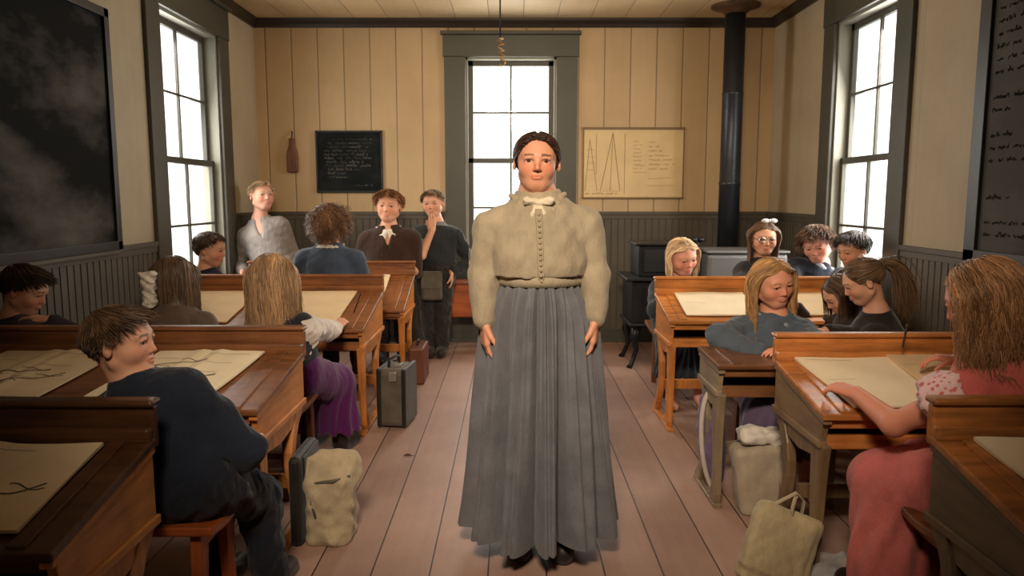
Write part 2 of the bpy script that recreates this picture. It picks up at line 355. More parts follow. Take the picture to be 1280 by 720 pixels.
def make_hair(name, parent, T, hh, style, color, length, n, rad, colliders, seed, curl=0., tie=None, fringe=.0, lift=.5, part=0., spread=.35, flare=.0):
    R, c = T; r = np.random.default_rng(seed); E = np.array([.372, .42, .36]); ec = np.array([0, -.06, .13])
    pts = []
    def line(y, x=0.): return -(.8 * max(0, abs(x) - .1) if style == 'tied' and y > .05 else 0) + np.interp(y, [-.5, -.3, -.12, .0, .1, .2, .3, .4], [-.26, -.22, .02, .06, .13, .27, .34, .36])
    while len(pts) < n:
        q = r.normal(size=3); q /= np.linalg.norm(q); p = ec + q * E
        if p[2] > line(p[1], p[0]) : pts.append(p)
    p = np.array(pts); M = 18 if length > .6 else 11; nrm = (p - ec) / E ** 2; nrm /= np.linalg.norm(nrm, axis=1)[:, None]
    inf = 1.035 + (.05 if style == 'tied' and tie[2] < .1 else 0) + .15 * r.random(n) * lift; L_ = length * (1 - .45 * r.random(n) ** 1.5); 
    if style == 'short': L_ = L_ * (.25 + .75 * np.clip((p[:, 2] + .0) / .38, 0, 1))
    ds = L_ / (M - 1)
    crown = np.array([0, -.3, .42]); P = [p.copy()]; sgn = np.where(p[:, 0] > part, 1., -1.); ph = r.uniform(0, 6.28, n)
    v = None; grav = R.T @ np.array([0, 0, -1.]); tie_l = None if tie is None else np.array(tie)
    for s in range(1, M):
        t = s / (M - 1); nn = (p - ec) / E ** 2; nn /= np.linalg.norm(nn, axis=1)[:, None]
        if style in ('short', 'curly'):
            fl = p - crown; fl[:, 1] += .15; fl /= np.linalg.norm(fl, axis=1)[:, None] + 1e-6; fl = fl + nn * .25 * lift + grav * .4
            fl[:, 0] += .45 * np.where(p[:, 1] > .15, 1, 0) * (1 if seed % 2 else -1)
        elif style == 'tied':
            fl = (tie_l - p); fl /= np.linalg.norm(fl, axis=1)[:, None] + 1e-6; w = np.clip((.32 - np.abs(p[:, 1] - .12)) * 2, 0, 1) * (p[:, 2] > .2)
            fl[:, 0] += sgn * w * 1.0; fl += grav * .12
        else:
            fl = np.stack([sgn * 1.0, np.full(n, -.55), np.zeros(n)], 1) * np.clip((p[:, 2] - .05) * 3, .05, 1)[:, None] + grav * .75
            fl[:, 0] *= np.clip((p[:, 1] + .28) / .3, .03, 1)
            ax_ = np.abs(p[:, 0]); fl[:, 0] -= np.sign(p[:, 0]) * np.clip(ax_ - .40 - flare * t, 0, .3) * 5; fl[:, 1] += np.clip(-.50 - p[:, 1], 0, .3) * 5
        fl += curl * np.stack([np.sin(t * 16 + ph), np.cos(t * 14 + ph * 2), np.sin(t * 12 + ph * 3)], 1) + .045 * r.normal(size=(n, 3))
        v = fl if v is None else v * .45 + fl * .55
        v /= np.linalg.norm(v, axis=1)[:, None] + 1e-6
        st = ds[:, None]
        if style == 'tied': dist = np.linalg.norm(tie_l - p, axis=1)[:, None]; st = np.minimum(st, dist * .6)
        p = p + v * st
        q = (p - ec) / (E * inf[:, None] ); d = np.linalg.norm(q, axis=1); ins = d < 1
        p[ins] = ec + ((p - ec) / d[:, None])[ins]
        fc = np.array([0, .06, -.1]); fr = np.array([.36, .33, .40]) ; q = (p - fc) / fr; d = np.linalg.norm(q, axis=1); ins = d < 1     # face volume
        pf = fc + ((p - fc) / (d[:, None] + 1e-6)); p[ins] = pf[ins]
        bad = (p[:, 1] > .1) & (p[:, 2] < .27 - fringe) & (np.abs(p[:, 0]) < .34)   # keep strands off the face
        if style == 'long': p[bad, 0] = np.where(p[bad, 0] >= part, .37, -.37); p[bad, 1] = np.minimum(p[bad, 1], .12 + .1 * r.random(int(bad.sum())))
        W = c + (p * hh) @ R.T
        for (a, b, ra, rb) in colliders:
            ba = b - a; tt = np.clip(((W - a) @ ba) / (ba @ ba), 0, 1); q = a + tt[:, None] * ba; dv = W - q; dl = np.linalg.norm(dv, axis=1); rr = ra + (rb - ra) * tt + .004
            ins = dl < rr; W[ins] = (q + dv / (dl[:, None] + 1e-6) * rr[:, None])[ins]
        p = ((W - c) @ R) / hh; P.append(p.copy())
    paths = np.stack(P, 1)
    if style in ('short', 'curly'):
        stop = paths[:, :, 2] < (-.3); 
    W = c + (paths * hh) @ R.T
    V1, F1 = tube_strands(W, rad * r.uniform(.6, 1.3, n)); col = np.array(color)
    rp = paths[:, 0]; cl = 1 + .5 * np.sin(rp[:, 0] * 19 + rp[:, 1] * 13 + seed) * np.sin(rp[:, 2] * 17 + rp[:, 0] * 7); cs = np.clip(col[None, :] * (r.uniform(.6, 1.5, n) * cl)[:, None], 0, 1); t1 = np.repeat(cs, paths.shape[1] * 4, 0)
    nu, nv = 110, 80; VV = []; ok = []
    for i in range(nv + 1):
        for k in range(nu):
            a = math.pi * i / nv; b = 2 * math.pi * k / nu; q = np.array([math.sin(a) * math.cos(b), math.sin(a) * math.sin(b), math.cos(a)]); w = ec + q * E * 1.045
            VV.append(c + R @ (w * hh)); ok.append(w[2] > line(w[1], w[0]))
    FF = [(i * nu + k, (i + 1) * nu + k, (i + 1) * nu + (k + 1) % nu, i * nu + (k + 1) % nu) for i in range(nv) for k in range(nu)]
    FF = [q for q in FF if sum(ok[j] for j in q) >= 3]
    VV = np.array(VV); t2 = np.repeat((col * .7)[None], len(VV), 0)
    extraV = []; extraF = []; extraT = []
    if style == 'tied' and length > .0 and fringe != -1:
        pass
    V = np.concatenate([V1, VV]); Fq = np.concatenate([F1, np.array(FF) + len(V1)]); tt = np.concatenate([t1, t2])
    return link(name, tomesh(name, V, Fq, tt), HAIR, parent)

def locks(name, parent, start, dirs, length, n, rad, color, seed, mat=None, wave=.02, spread=.03, M=14, colliders=()):
    # a hanging bundle: tail or plait seen as separate locks
    r = np.random.default_rng(seed); p = v3(start) + r.normal(size=(n, 3)) * .008; v = np.repeat(unit(dirs)[None], n, 0) + r.normal(size=(n, 3)) * .1; P = [p.copy()]; ph = r.uniform(0, 6.28, n)
    ds = length * (1 - .3 * r.random(n)) / (M - 1)
    for s in range(1, M):
        t = s / (M - 1); v = v * .75 + np.array([0, 0, -1.]) * .25 + wave * np.stack([np.sin(9 * t + ph), np.cos(8 * t + ph), 0 * ph], 1) + r.normal(size=(n, 3)) * spread
        v /= np.linalg.norm(v, axis=1)[:, None]; p = p + v * ds[:, None]
        for (a, b, ra, rb) in colliders:
            ba = b - a; tt = np.clip(((p - a) @ ba) / (ba @ ba), 0, 1); q = a + tt[:, None] * ba; dv = p - q; dl = np.linalg.norm(dv, axis=1); rr = ra + (rb - ra) * tt + .004
            ins = dl < rr; p[ins] = (q + dv / (dl[:, None] + 1e-6) * rr[:, None])[ins]
        P.append(p.copy())
    V, Fq = tube_strands(np.stack(P, 1), rad * r.uniform(.6, 1.3, n)); cs = np.clip(np.array(color)[None] * r.uniform(.6, 1.45, n)[:, None], 0, 1)
    return link(name, tomesh(name, V, Fq, np.repeat(cs, M * 4, 0)), mat or HAIR, parent)

SKINC = np.array(srgb(214, 158, 128))
def person(label, P):
    """P: y-depth placed figure. All joints are in room axes; the root stands under the pelvis."""
    S = P['S']; ad = P.get('adult', False); hh = P.get('hh', .135 * S if ad else .165 * S)
    fw = math.radians(P['face']); f = np.array([math.sin(fw), math.cos(fw), 0]); up = np.array([0, 0, 1.]); rt = np.cross(f, up)
    pel = v3(P['pelvis']); base = np.array([pel[0], pel[1], 0.]); hd = v3(P['head'])
    root = empty('person', tuple(base), label, 'person', P.get('group'))
    pel = pel - base; hd = hd - base
    hy, hp, hr = P.get('look', (0, 0, 0))                    # yaw to own right, pitch up, roll
    Rb = np.stack([rt, f, up], 1)
    Rh = rotm((0, 0, 1), -hy) @ Rb @ rotm((1, 0, 0), hp) @ rotm((0, 1, 0), hr)
    nb = v3(P['neck']) - base if 'neck' in P else hd - Rh[:, 2] * .62 * hh - f * .10 * hh - up * .06 * hh
    sp = unit(nb - pel); Rt = basis(np.cross(sp, rt) * -1 if False else f - sp * (f @ sp), sp)
    # chest turned along spine
    rtt = Rt[:, 0]
    if 'twist' in P: Rt = rotm(tuple(sp), -P['twist']) @ Rt; rtt = Rt[:, 0]
    ft = Rt[:, 1]; sw = P.get('sw', .118 if ad else .112) * S; tk = P.get('thick', 1.)
    sh = nb - sp * .035 * S
    shl = {s: sh + rtt * sw * s - sp * .026 * S + v3(P.get('shoff', {}).get(s, (0, 0, 0))) for s in (-1, 1)}
    el, wr, hdp = {}, {}, {}
    ua, fa = P.get('ua', .178 * S), P.get('fa', .155 * S)
    for s in (-1, 1):
        tg = P['hands'][s]; w = v3(tg['at']) - base; pole = tg.get('pole', tuple(-f * .6 - up + rtt * s * .5))
        el[s], wr[s] = ik(shl[s], w, ua, fa, pole); dflt = wr[s] - el[s]
        hdp[s] = (tg.get('dir', tuple(dflt)), tg.get('palm', tuple(-up + -rtt * s * .3)), tg.get('curl', 22))
    hipw = .055 * S; hips = {s: pel + Rb[:, 0] * hipw * s for s in (-1, 1)}; kn, an = {}, {}
    for s in (-1, 1):
        lg = P.get('legs', {}).get(s); 
        if lg is None: lg = dict(at=tuple(base + hips[s] * np.array([1, 1, 0]) + f * .0 + up * .05 * S)) if P.get('stand') else dict(at=tuple(base + pel + Rb[:, 0] * hipw * 1.3 * s + f * .24 * S * 1.05 - up * (pel[2] - .05 * S)))
        ll = max(1., np.linalg.norm(v3(lg['at']) - base - hips[s]) / (.477 * S)) if P.get('stand') else 1.
        kn[s], an[s] = ik(hips[s], v3(lg['at']) - base, .245 * S * ll, .235 * S * ll, lg.get('pole', tuple(f + up * (.0 if P.get('stand') else 1.2))))
    hl = P.get('hl', .105 if ad else .108) * S
    def grow(F, parts, off=0., k=.02, sleeve=1., legto=1., ks=None):
        if 'torso' in parts:
            w = tk
            F.op(ell(pel + sp * .02 * S, (.098 * S * w + off, .075 * S * w + off, .08 * S + off), Rt), k)
            F.op(ell(pel * .55 + sh * .45, (.084 * S * w + off, .064 * S * w + off, .11 * S + off), Rt), .05 * S)
            F.op(ell(sh - sp * .085 * S, (.098 * S * w + off, .068 * S * w + off, .11 * S + off), Rt), .05 * S)
            F.op(rc(shl[-1] * .8 + sh * .2 , shl[1] * .8 + sh * .2, .034 * S + off, .034 * S + off), .05 * S)
            F.op(rc(nb + sp * .012 * S, sh - sp * .03 * S, .043 * S + off * .4, .08 * S + off * .5), .04 * S)
            if P.get('bust'):
                for s in (-1, 1): F.op(ell(sh - sp * .105 * S + rtt * s * .048 * S + ft * .035 * S, (.05 * S + off, .045 * S + off, .05 * S + off), Rt), .04 * S)
        if 'arms' in parts:
            for s in (-1, 1):
                a, e, w_ = shl[s], el[s], wr[s]; oo = off
                t1 = min(1, sleeve * 2); ak = P.get('armk', .88); F.op(rc(a, a + (e - a) * t1, .036 * S * ak + oo, (.036 + (.027 - .036) * t1) * S * ak + oo), ks or .03 * S)
                if sleeve > .5:
                    t2 = (sleeve - .5) * 2; F.op(rc(e, e + (w_ - e) * t2, .028 * S + oo, (.028 - .010 * t2) * S + oo * .8), ks or .015 * S)
        if 'legs' in parts:
            for s in (-1, 1):
                a, e, w_ = hips[s], kn[s], an[s]
                t1 = min(1, legto * 2); F.op(rc(a, a + (e - a) * t1, .058 * S + off, (.058 - .02 * t1) * S + off), .02 * S)
                if legto > .5:
                    t2 = (legto - .5) * 2; F.op(rc(e, e + (w_ - e) * t2, .039 * S + off, (.039 - .014 * t2) * S + off), .015 * S)
    allp = [pel, hd, nb] + list(shl.values()) + list(el.values()) + list(wr.values()) + list(kn.values()) + list(an.values())
    lo = np.min(allp, 0) - .17 * S; hi = np.max(allp, 0) + .17 * S; lo[2] = min(lo[2], -.01); hi[2] = max(hi[2], hd[2] + hh * .7)
    h = P.get('vox', .006); hf = P.get('hvox', .0045)
    FB = Field(lo, hi, h, (hd - hh * .62, hd + hh * .62), hf)
    grow(FB, ('torso', 'arms', 'legs'))
    FB.op(rc(hd + Rh @ np.array([0, -.13, -.22]) * hh, nb - sp * .02 * S, .034 * S if not ad else .033 * S, .040 * S), .02 * S)
    T = (Rh, hd); head_prims(FB, T, hh, not ad, 0)
    for s in (-1, 1):
        hand_prims(FB, wr[s], hdp[s][0], hdp[s][1], P['hands'][s].get('thumb', s), hl, hdp[s][2])
        ftd = v3(P.get('toe', {}).get(s, tuple(f))); ftd = unit(ftd)
        FB.op(rc(an[s] - up * .02 * S, an[s] - up * .03 * S + ftd * .1 * S, .024 * S, .018 * S), .02 * S)
    V, Fq = FB.mesh()
    q = ((V - hd) @ Rh) / hh; x, y, z = q.T; skin = np.array(P.get('skin', SKINC)); tint = np.repeat(skin[None], len(V), 0)
    inh = (np.abs(x) < .42) & (np.abs(z) < .6) & (np.abs(y) < .55)
    def blend(m, c, a): tint[:] = tint * (1 - (a * m)[:, None]) + np.array(c)[None] * (a * m)[:, None]
    g = lambda cx, cz, sx, sz: np.exp(-(((np.abs(x) - cx) / sx) ** 2 + ((z - cz) / sz) ** 2)) * inh * (y > .05)
    blend(g(.17, -.12, .1, .08), skin * np.array([1.05, .72, .66]), .7); blend(g(0, -.12, .05, .06), skin * np.array([1.05, .78, .72]), .5)
    lip = ((x / .112) ** 2 + ((z + .266) / .042) ** 2 < 1) & inh & (y > .28); blend(lip * 1., P.get('lip', skin * np.array([.85, .48, .45])), .55)
    bz = .095 - .25 * (np.abs(x) - .14) ** 2 * 3; br = (np.abs(x) > .06) & (np.abs(x) < .225) & (np.abs(z - bz) < .017) & inh & (y > .1); blend(br * 1., np.array(P['hair'][1]) * .7, .75)
    la = inh & (y > .27) & (np.abs(np.abs(x) - .14) < .082) & (np.abs(z - .028 + ((np.abs(x) - .14) / .082) ** 2 * .03) < .010); blend(la * 1., np.array(P['hair'][1]) * .45, .7)
    Vs, Fs, Ts = [V], [Fq], [tint]; nV = len(V)
    for s in (-1, 1):
        a, b, c_ = eye_mesh(T, hh, s, P.get('iris', (.06, .035, .02))); Vs.append(a); Fs.append(b + nV); Ts.append(c_); nV += len(a)
    body = link('body', tomesh('body', np.concatenate(Vs), np.concatenate(Fs), np.concatenate(Ts)), SKIN, root)
    sd = P.get('seed', 1)
    ctx = dict(root=root, f=f, up=up, rt=Rb[:, 0], rtt=rtt, ft=ft, sp=sp, pel=pel, sh=sh, nb=nb, shl=shl, el=el, wr=wr, kn=kn, an=an, hips=hips, hd=hd, Rh=Rh, hh=hh, S=S, base=base, T=T, Rt=Rt, grow=grow, lo=lo, hi=hi, h=h)
    for i, g_ in enumerate(P['wear']):
        kind, mat = g_[0], g_[1]; o = g_[2] if len(g_) > 2 else {}
        pad = .14; G = Field(lo - pad, hi + pad, o.get('vox', h * .9))
        if kind == 'top':
            off = o.get('off', .012); grow(G, ('torso',), off, .02)
            if 'zmin' in o: G.cut((0, 0, -1), -o['zmin'])
            grow(G, ('arms',), off, .02, o.get('sleeve', .95), ks=o.get('ks'))
            if o.get('puff'):
                for s in (-1, 1): G.op(ell(shl[s] * .7 + el[s] * .3, (.06 * S, .06 * S, .06 * S), Rt), .03)
            zc = nb + sp * (.022 * S if not o.get('low') else -.015 * S); G.cut(sp, float(zc @ sp))
            if 'waist' in o: w0 = pel + sp * o['waist'] * S; G.cut(-sp, -float(w0 @ sp)) if o.get('crop') else None
            if o.get('vneck'): vd = o['vneck'] * 1.; G.sub(rc(nb + ft * .07 * S + sp * .05 * S, nb + ft * .1 * S - sp * .09 * S * vd, .045 * S * (.6 + .4 * vd), .004 * S), .006)
            if o.get('sleeveless'): pass
            amp = o.get('amp', .003); G.disp(wrinkles(sd * 7 + i, amp, o.get('wl', .09)))
        elif kind == 'vest':
            off = o.get('off', .02); grow(G, ('torso',), off); G.cut(sp, float((nb - sp * .0 * S) @ sp))
            G.disp(wrinkles(sd * 5 + i, .003, .1))
        elif kind == 'trousers':
            off = o.get('off', .014); G.op(ell(pel + sp * .0 * S, (.1 * S + off, .08 * S + off, .07 * S + off), Rt), .02)
            grow(G, ('legs',), off, legto=o.get('to', .97)); G.disp(wrinkles(sd * 9 + i, .005, .1)); G.disp(wrinkles(sd + i, .003, .05))
        elif kind == 'skirt':
            hem = o.get('hem', .15); G.op(ell(pel + sp * .03 * S, (.115 * S, .095 * S, .08 * S), Rt), .02)
            for s in (-1, 1):
                G.op(rc(hips[s], kn[s] + f * .01, .085 * S, .072 * S), .05)
                b = np.array([an[s][0], an[s][1], hem]); kk = kn[s] * .8 + b * .2 if False else kn[s]
                G.op(rc(kk, b - f * .02, .07 * S, .085 * S), .05)
            G.op(rc((kn[-1] + kn[1]) / 2, (an[-1] + an[1]) / 2 * np.array([1, 1, 0]) + up * hem, .07 * S, .08 * S), .06)
            G.cut((0, 0, -1), -hem)
            cx, cy = ((an[-1] + an[1]) / 2 + kn[-1] * .5 + kn[1] * .5)[:2] / 2
            G.disp(lambda X, Y, Z: .009 * np.sin(np.arctan2(Y - cy, X - cx) * 17 + 3 * np.sin(Z * 9)) * np.clip((kn[1][2] + .1 - Z) * 4, .15, 1)); G.disp(wrinkles(sd * 3 + i, .003, .16))
        elif kind == 'collar':
            n = 16; ctr = nb + sp * .012 * S; rr = .054 * S
            for a in range(n):
                t0, t1 = 2 * math.pi * a / n, 2 * math.pi * (a + 1) / n
                pt = lambda t, dr=0, dz=0: ctr + rtt * math.sin(t) * (rr + dr) + ft * math.cos(t) * (rr + dr) - sp * (.014 * S * (.5 + .5 * math.cos(t)) - dz)
                G.op(rc(pt(t0), pt(t1), .007, .007), .006); G.op(rc(pt(t0, .014, -.012), pt(t1, .014, -.012), .006, .006), .012)
            for s in (-1, 1):
                a = ctr + ft * (rr + .006) - sp * .014 * S; fl = o.get('flap', .05)
                a = a + ft * o.get('out', .0); e1 = a + rtt * s * fl * .9 - sp * fl * .55 + ft * .004; e2 = a + rtt * s * fl * .25 - sp * fl * .95 + ft * .012; e3 = ctr + rtt * s * (rr + .012) + ft * .02
                for q in np.linspace(0, 1, 6): G.op(rc(a, e1 * (1 - q) + e2 * q, .006, .005), .006); G.op(rc(e3, e1 * (1 - q) + a * q, .006, .005), .006)
        elif kind == 'shoes':
            for s in (-1, 1):
                ftd = unit(v3(P.get('toe', {}).get(s, tuple(f)))); a = an[s]; G.op(rc(a - up * .022 * S, a - up * .026 * S + ftd * .105 * S, .034 * S, .028 * S), .02)
                G.op(rc(a, a + (kn[s] - a) * .12, .033 * S, .034 * S), .02)
            G.cut((0, 0, -1), -.004)
        V, Fq = G.mesh(); nm = o.get('name', {'top': 'shirt', 'vest': 'vest', 'trousers': 'trousers', 'skirt': 'skirt', 'collar': 'collar', 'shoes': 'shoes'}[kind])
        g_o = link(nm, tomesh(nm, V, Fq), mat, root)
        if o.get('label'): g_o['label'] = o['label']
    stl, colr, ln, n, rad = P['hair'][:5]; ko = P['hair'][5] if len(P['hair']) > 5 else {}
    col = [(sh - sp * .06 * S + rtt * .05 * S, pel + rtt * .03 * S, .085 * S * tk, .09 * S), (sh - sp * .06 * S - rtt * .05 * S, pel - rtt * .03 * S, .085 * S * tk, .09 * S), (shl[-1], shl[1], .052 * S, .052 * S),
           (shl[-1], el[-1], .05 * S, .04 * S), (shl[1], el[1], .05 * S, .04 * S), (nb, hd - Rh[:, 2] * .3 * hh - Rh[:, 1] * .1 * hh, .045 * S, .04 * S)]
    ctx['col'] = col
    make_hair('hair', root, T, hh, stl, colr, ln, n, rad, col if ln > .45 else [], sd, **ko)
    return ctx
# ------------------------------------------------------------ the room
XL, XR, YB, YF, ZC = -2.32, 2.36, 6.9, -2.8, 2.93
def boards(name, c, axis, width, groove=.012, rough=.6, var=.1, stain=.35, off=0., gdark=.45, bst=.6):
    m, nt, bs = newmat(name); tc = nt.nodes.new('ShaderNodeTexCoord'); sp = nt.nodes.new('ShaderNodeSeparateXYZ'); L(nt, tc.outputs['Object'], sp.inputs[0])
    def mt(op, a, b=None):
        n = nt.nodes.new('ShaderNodeMath'); n.operation = op
        for i, q in enumerate((a, b)):
            if q is None: continue
            if isinstance(q, (int, float)): n.inputs[i].default_value = q
            else: L(nt, q, n.inputs[i])
        return n.outputs[0]
    u = mt('DIVIDE', mt('ADD', sp.outputs['XYZ'.index(axis)], 20 + off), width); fr = mt('FRACT', u); idx = mt('FLOOR', u)
    dist = mt('MINIMUM', fr, mt('SUBTRACT', 1, fr)); g = mt('LESS_THAN', dist, groove / width / 2); sm = mt('MULTIPLY', mt('MINIMUM', dist, groove / width), width / groove)
    wn = nt.nodes.new('ShaderNodeTexWhiteNoise'); wn.noise_dimensions = '1D'; L(nt, idx, wn.inputs['W'])
    st = {'X': (9, 9, .9), 'Y': (.9, 9, 9)}; other = (9, .7, .7) if axis == 'X' else (.7, 9, .7)
    v = texco(nt, other); n1 = noise(nt, v, 2.5, 6, .65); n2 = noise(nt, texco(nt), 1.3, 4, .6)
    a = mt('ADD', mt('MULTIPLY', wn.outputs['Value'], .45), mt('MULTIPLY', n1, .55))
    base = ramp(nt, a, [(.15, mul(c, 1 - var * 1.6)), (.5, c), (.85, mul(c, 1 + var))])
    m1 = nt.nodes.new('ShaderNodeMixRGB'); m1.blend_type = 'MULTIPLY'; m1.inputs[0].default_value = stain; L(nt, base, m1.inputs[1]); L(nt, ramp(nt, n2, [(.35, (.55, .5, .44)), (.6, (1, 1, 1))]), m1.inputs[2])
    m2 = nt.nodes.new('ShaderNodeMixRGB'); L(nt, g, m2.inputs[0]); L(nt, m1.outputs[0], m2.inputs[1]); m2.inputs[2].default_value = (*mul(c, gdark), 1)
    L(nt, m2.outputs[0], bs.inputs['Base Color']); bs.inputs['Roughness'].default_value = rough
    bump(nt, bs, mt('ADD', sm, mt('MULTIPLY', n1, .12)), bst, .006); return m
TAN = srgb(190, 160, 118)
M_wallB = boards('painted_wall_boards', TAN, 'X', .235, .010, .55, .06, .25, off=.08)
M_wallS = boards('painted_side_wall', srgb(176, 160, 132), 'Y', .61, .004, .6, .05, .3, gdark=.7, bst=.2)
M_ceil = boards('painted_ceiling_boards', srgb(206, 180, 138), 'X', .30, .006, .6, .07, .3)
M_floor = boards('worn_floor_planks', srgb(168, 134, 118), 'X', .212, .006, .55, .16, .5, off=.015, gdark=.10, bst=.12)
M_trim = plain('dark_green_grey_trim_paint', srgb(66, 64, 54), .45, .1, 4, .05)
M_wains = plain('dark_wainscot_paint', srgb(78, 70, 58), .5, .2, 3, .1)
M_jamb = plain('grey_jamb_paint', srgb(140, 138, 124), .5, .08, 4, .05)
M_crown = plain('dark_crown_paint', srgb(44, 34, 26), .4, .1, 4, .05)
def glass():
    m, nt, bs = newmat('window_glass'); t = nt.nodes.new('ShaderNodeBsdfTransparent'); g = nt.nodes.new('ShaderNodeBsdfGlossy'); g.inputs['Roughness'].default_value = .03
    mx = nt.nodes.new('ShaderNodeMixShader'); mx.inputs[0].default_value = .05; L(nt, t.outputs[0], mx.inputs[1]); L(nt, g.outputs[0], mx.inputs[2])
    L(nt, mx.outputs[0], nt.nodes['Material Output'].inputs['Surface']); return m
M_glass = glass()
TH = .14
struct('floor', MB().box((XL - .2, YF - .2, -.1), (XR + .2, YB + .2, 0)), M_floor)
struct('ceiling', MB().box((XL - .2, YF - .2, ZC), (XR + .2, YB + .2, ZC + .1)), M_ceil)
def wall(name, mk, u0, u1, holes, mat):        # mk(u0,u1,z0,z1) -> lo,hi
    mb = MB(); u = u0
    for a, b, z0, z1 in sorted(holes):
        mb.box(*mk(u, a, 0, ZC)); mb.box(*mk(a, b, 0, z0)); mb.box(*mk(a, b, z1, ZC)); u = b
    mb.box(*mk(u, u1, 0, ZC)); struct(name, mb, mat)
WB = (-.42, .40, .80, 2.60); WL = (5.02, 6.02, .66, 2.60); WR = (4.68, 5.56, .66, 2.60)
wall('wall_back', lambda a, b, c, d: ((a, YB, c), (b, YB + TH, d)), XL - TH, XR + TH, [WB], M_wallB)
wall('wall_left', lambda a, b, c, d: ((XL - TH, a, c), (XL, b, d)), YF, YB, [WL], M_wallS)
wall('wall_right', lambda a, b, c, d: ((XR, a, c), (XR + TH, b, d)), YF, YB, [WR], M_wallS)
wall('wall_front', lambda a, b, c, d: ((a, YF - TH, c), (b, YF, d)), XL - TH, XR + TH, [], M_wallB)
def window(n, M, u0, u1, z0, z1, cas=.19, ztop=2.83):
    # local: u along the wall, w out of the room, z up
    def bx(mb, a, b, c, d, e, f): mb.box((a, c, e), (b, d, f))
    r = bpy.data.objects.new('window_%d' % n, None); COL.objects.link(r); r.matrix_world = M; r['kind'] = 'structure'
    c = MB(); bx(c, u0 - cas, u0, -.03, 0, z0 - .02, z1); bx(c, u1, u1 + cas, -.03, 0, z0 - .02, z1)
    bx(c, u0 - cas - .01, u1 + cas + .01, -.035, 0, z1, ztop - .03); bx(c, u0 - cas - .03, u1 + cas + .03, -.06, 0, ztop - .03, ztop); bx(c, u0 - cas, u1 + cas, -.025, 0, .12, z0 - .06)
    ob('casing', c, M_trim, r, bevel=.005)
    j = MB(); bx(j, u0, u0 + .02, 0, TH, z0, z1); bx(j, u1 - .02, u1, 0, TH, z0, z1); bx(j, u0, u1, 0, TH, z1 - .02, z1); ob('jamb', j, M_jamb, r)
    s = MB(); bx(s, u0 - cas - .02, u1 + cas + .02, -.08, .09, z0 - .05, z0); ob('sill', s, M_trim, r, bevel=.006)
    a, b = u0 + .02, u1 - .02; zm = (z0 + z1) / 2 - .02
    for nm, w0, zl, zh in (('upper_sash', .085, zm - .02, z1 - .02), ('lower_sash', .05, z0, zm + .025)):
        q = MB(); w1 = w0 + .03; st = .045
        bx(q, a, a + st, w0, w1, zl, zh); bx(q, b - st, b, w0, w1, zl, zh); bx(q, a, b, w0, w1, zh - .045, zh); bx(q, a, b, w0, w1, zl, zl + (.045 if nm[0] == 'u' else .06))
        m = (a + b) / 2; bx(q, m - .009, m + .009, w0 + .004, w1 - .004, zl, zh); zc = (zl + zh) / 2; bx(q, a, b, w0 + .004, w1 - .004, zc - .009, zc + .009)
        so = ob(nm, q, M_trim, r, bevel=.002); g = MB(); bx(g, a + .02, b - .02, w0 + .013, w0 + .017, zl + .02, zh - .02); ob('pane', g, M_glass, so)
    return r
window(1, Matrix.Translation((0, YB, 0)), *WB, cas=.19, ztop=2.82)
window(2, Matrix.Translation((XL, 0, 0)) @ Matrix.Rotation(math.pi / 2, 4, 'Z'), *WL, ztop=2.86)
window(3, Matrix.Translation((XR, 0, 0)) @ Matrix.Rotation(-math.pi / 2, 4, 'Z'), -WR[1], -WR[0], WR[2], WR[3], ztop=2.86)
# wainscot: bead boards with a cap, higher beside the back wall
def wains(name, mk, u0, u1, top):
    mb = MB(); n = max(1, round((u1 - u0) / .062)); w = (u1 - u0) / n
    mb.box(*mk(u0, u1, 0, .008, .10, top))
    for i in range(n): mb.box(*mk(u0 + i * w + .005, u0 + (i + 1) * w - .005, .008, .016, .12, top - .01))
    mb.box(*mk(u0, u1, 0, .03, top - .012, top + .018)); mb.box(*mk(u0, u1, 0, .022, top - .05, top - .012))
    struct(name, mb, M_wains, bevel=.0025)
kb = lambda a, b, c, d, e, f: ((a, YB - d, e), (b, YB - c, f)); kl = lambda a, b, c, d, e, f: ((XL + c, a, e), (XL + d, b, f)); kr = lambda a, b, c, d, e, f: ((XR - d, a, e), (XR - c, b, f))
wains('trim_1', kb, XL, WB[0] - .2, 1.20); wains('trim_2', kb, WB[1] + .2, XR, 1.20)
wains('trim_3', kl, WL[1] + .2, YB - .03, 1.20); wains('trim_4', kl, 1.0, WL[0] - .2, 1.05)
wains('trim_5', kr, WR[1] + .2, YB - .03, 1.20); wains('trim_6', kr, 1.0, WR[0] - .2, 1.05)
for nm, k, a, b in (('baseboard_back', kb, XL, XR), ('baseboard_left', kl, YF, YB - .04), ('baseboard_right', kr, YF, YB - .04)):
    mb = MB(); mb.box(*k(a, b, 0, .026, 0, .13)); mb.box(*k(a, b, 0, .04, 0, .03)); struct(nm, mb, M_wains if nm != 'baseboard_back' else M_trim, bevel=.004)
cr = MB(); cp_ = [(0, ZC), (0, ZC - .075), (.018, ZC - .075), (.03, ZC - .05), (.055, ZC - .02), (.06, ZC)]
cr.prism([(YB - a, z) for a, z in cp_], XL, XR, 'x'); struct('trim_7', cr, M_crown)
cr = MB(); cr.prism([(XL + a, z) for a, z in cp_], YF, YB, 'y'); struct('trim_8', cr, M_crown)
cr = MB(); cr.prism([(XR - a, z) for a, z in cp_], YF, YB, 'y'); struct('trim_9', cr, M_crown)

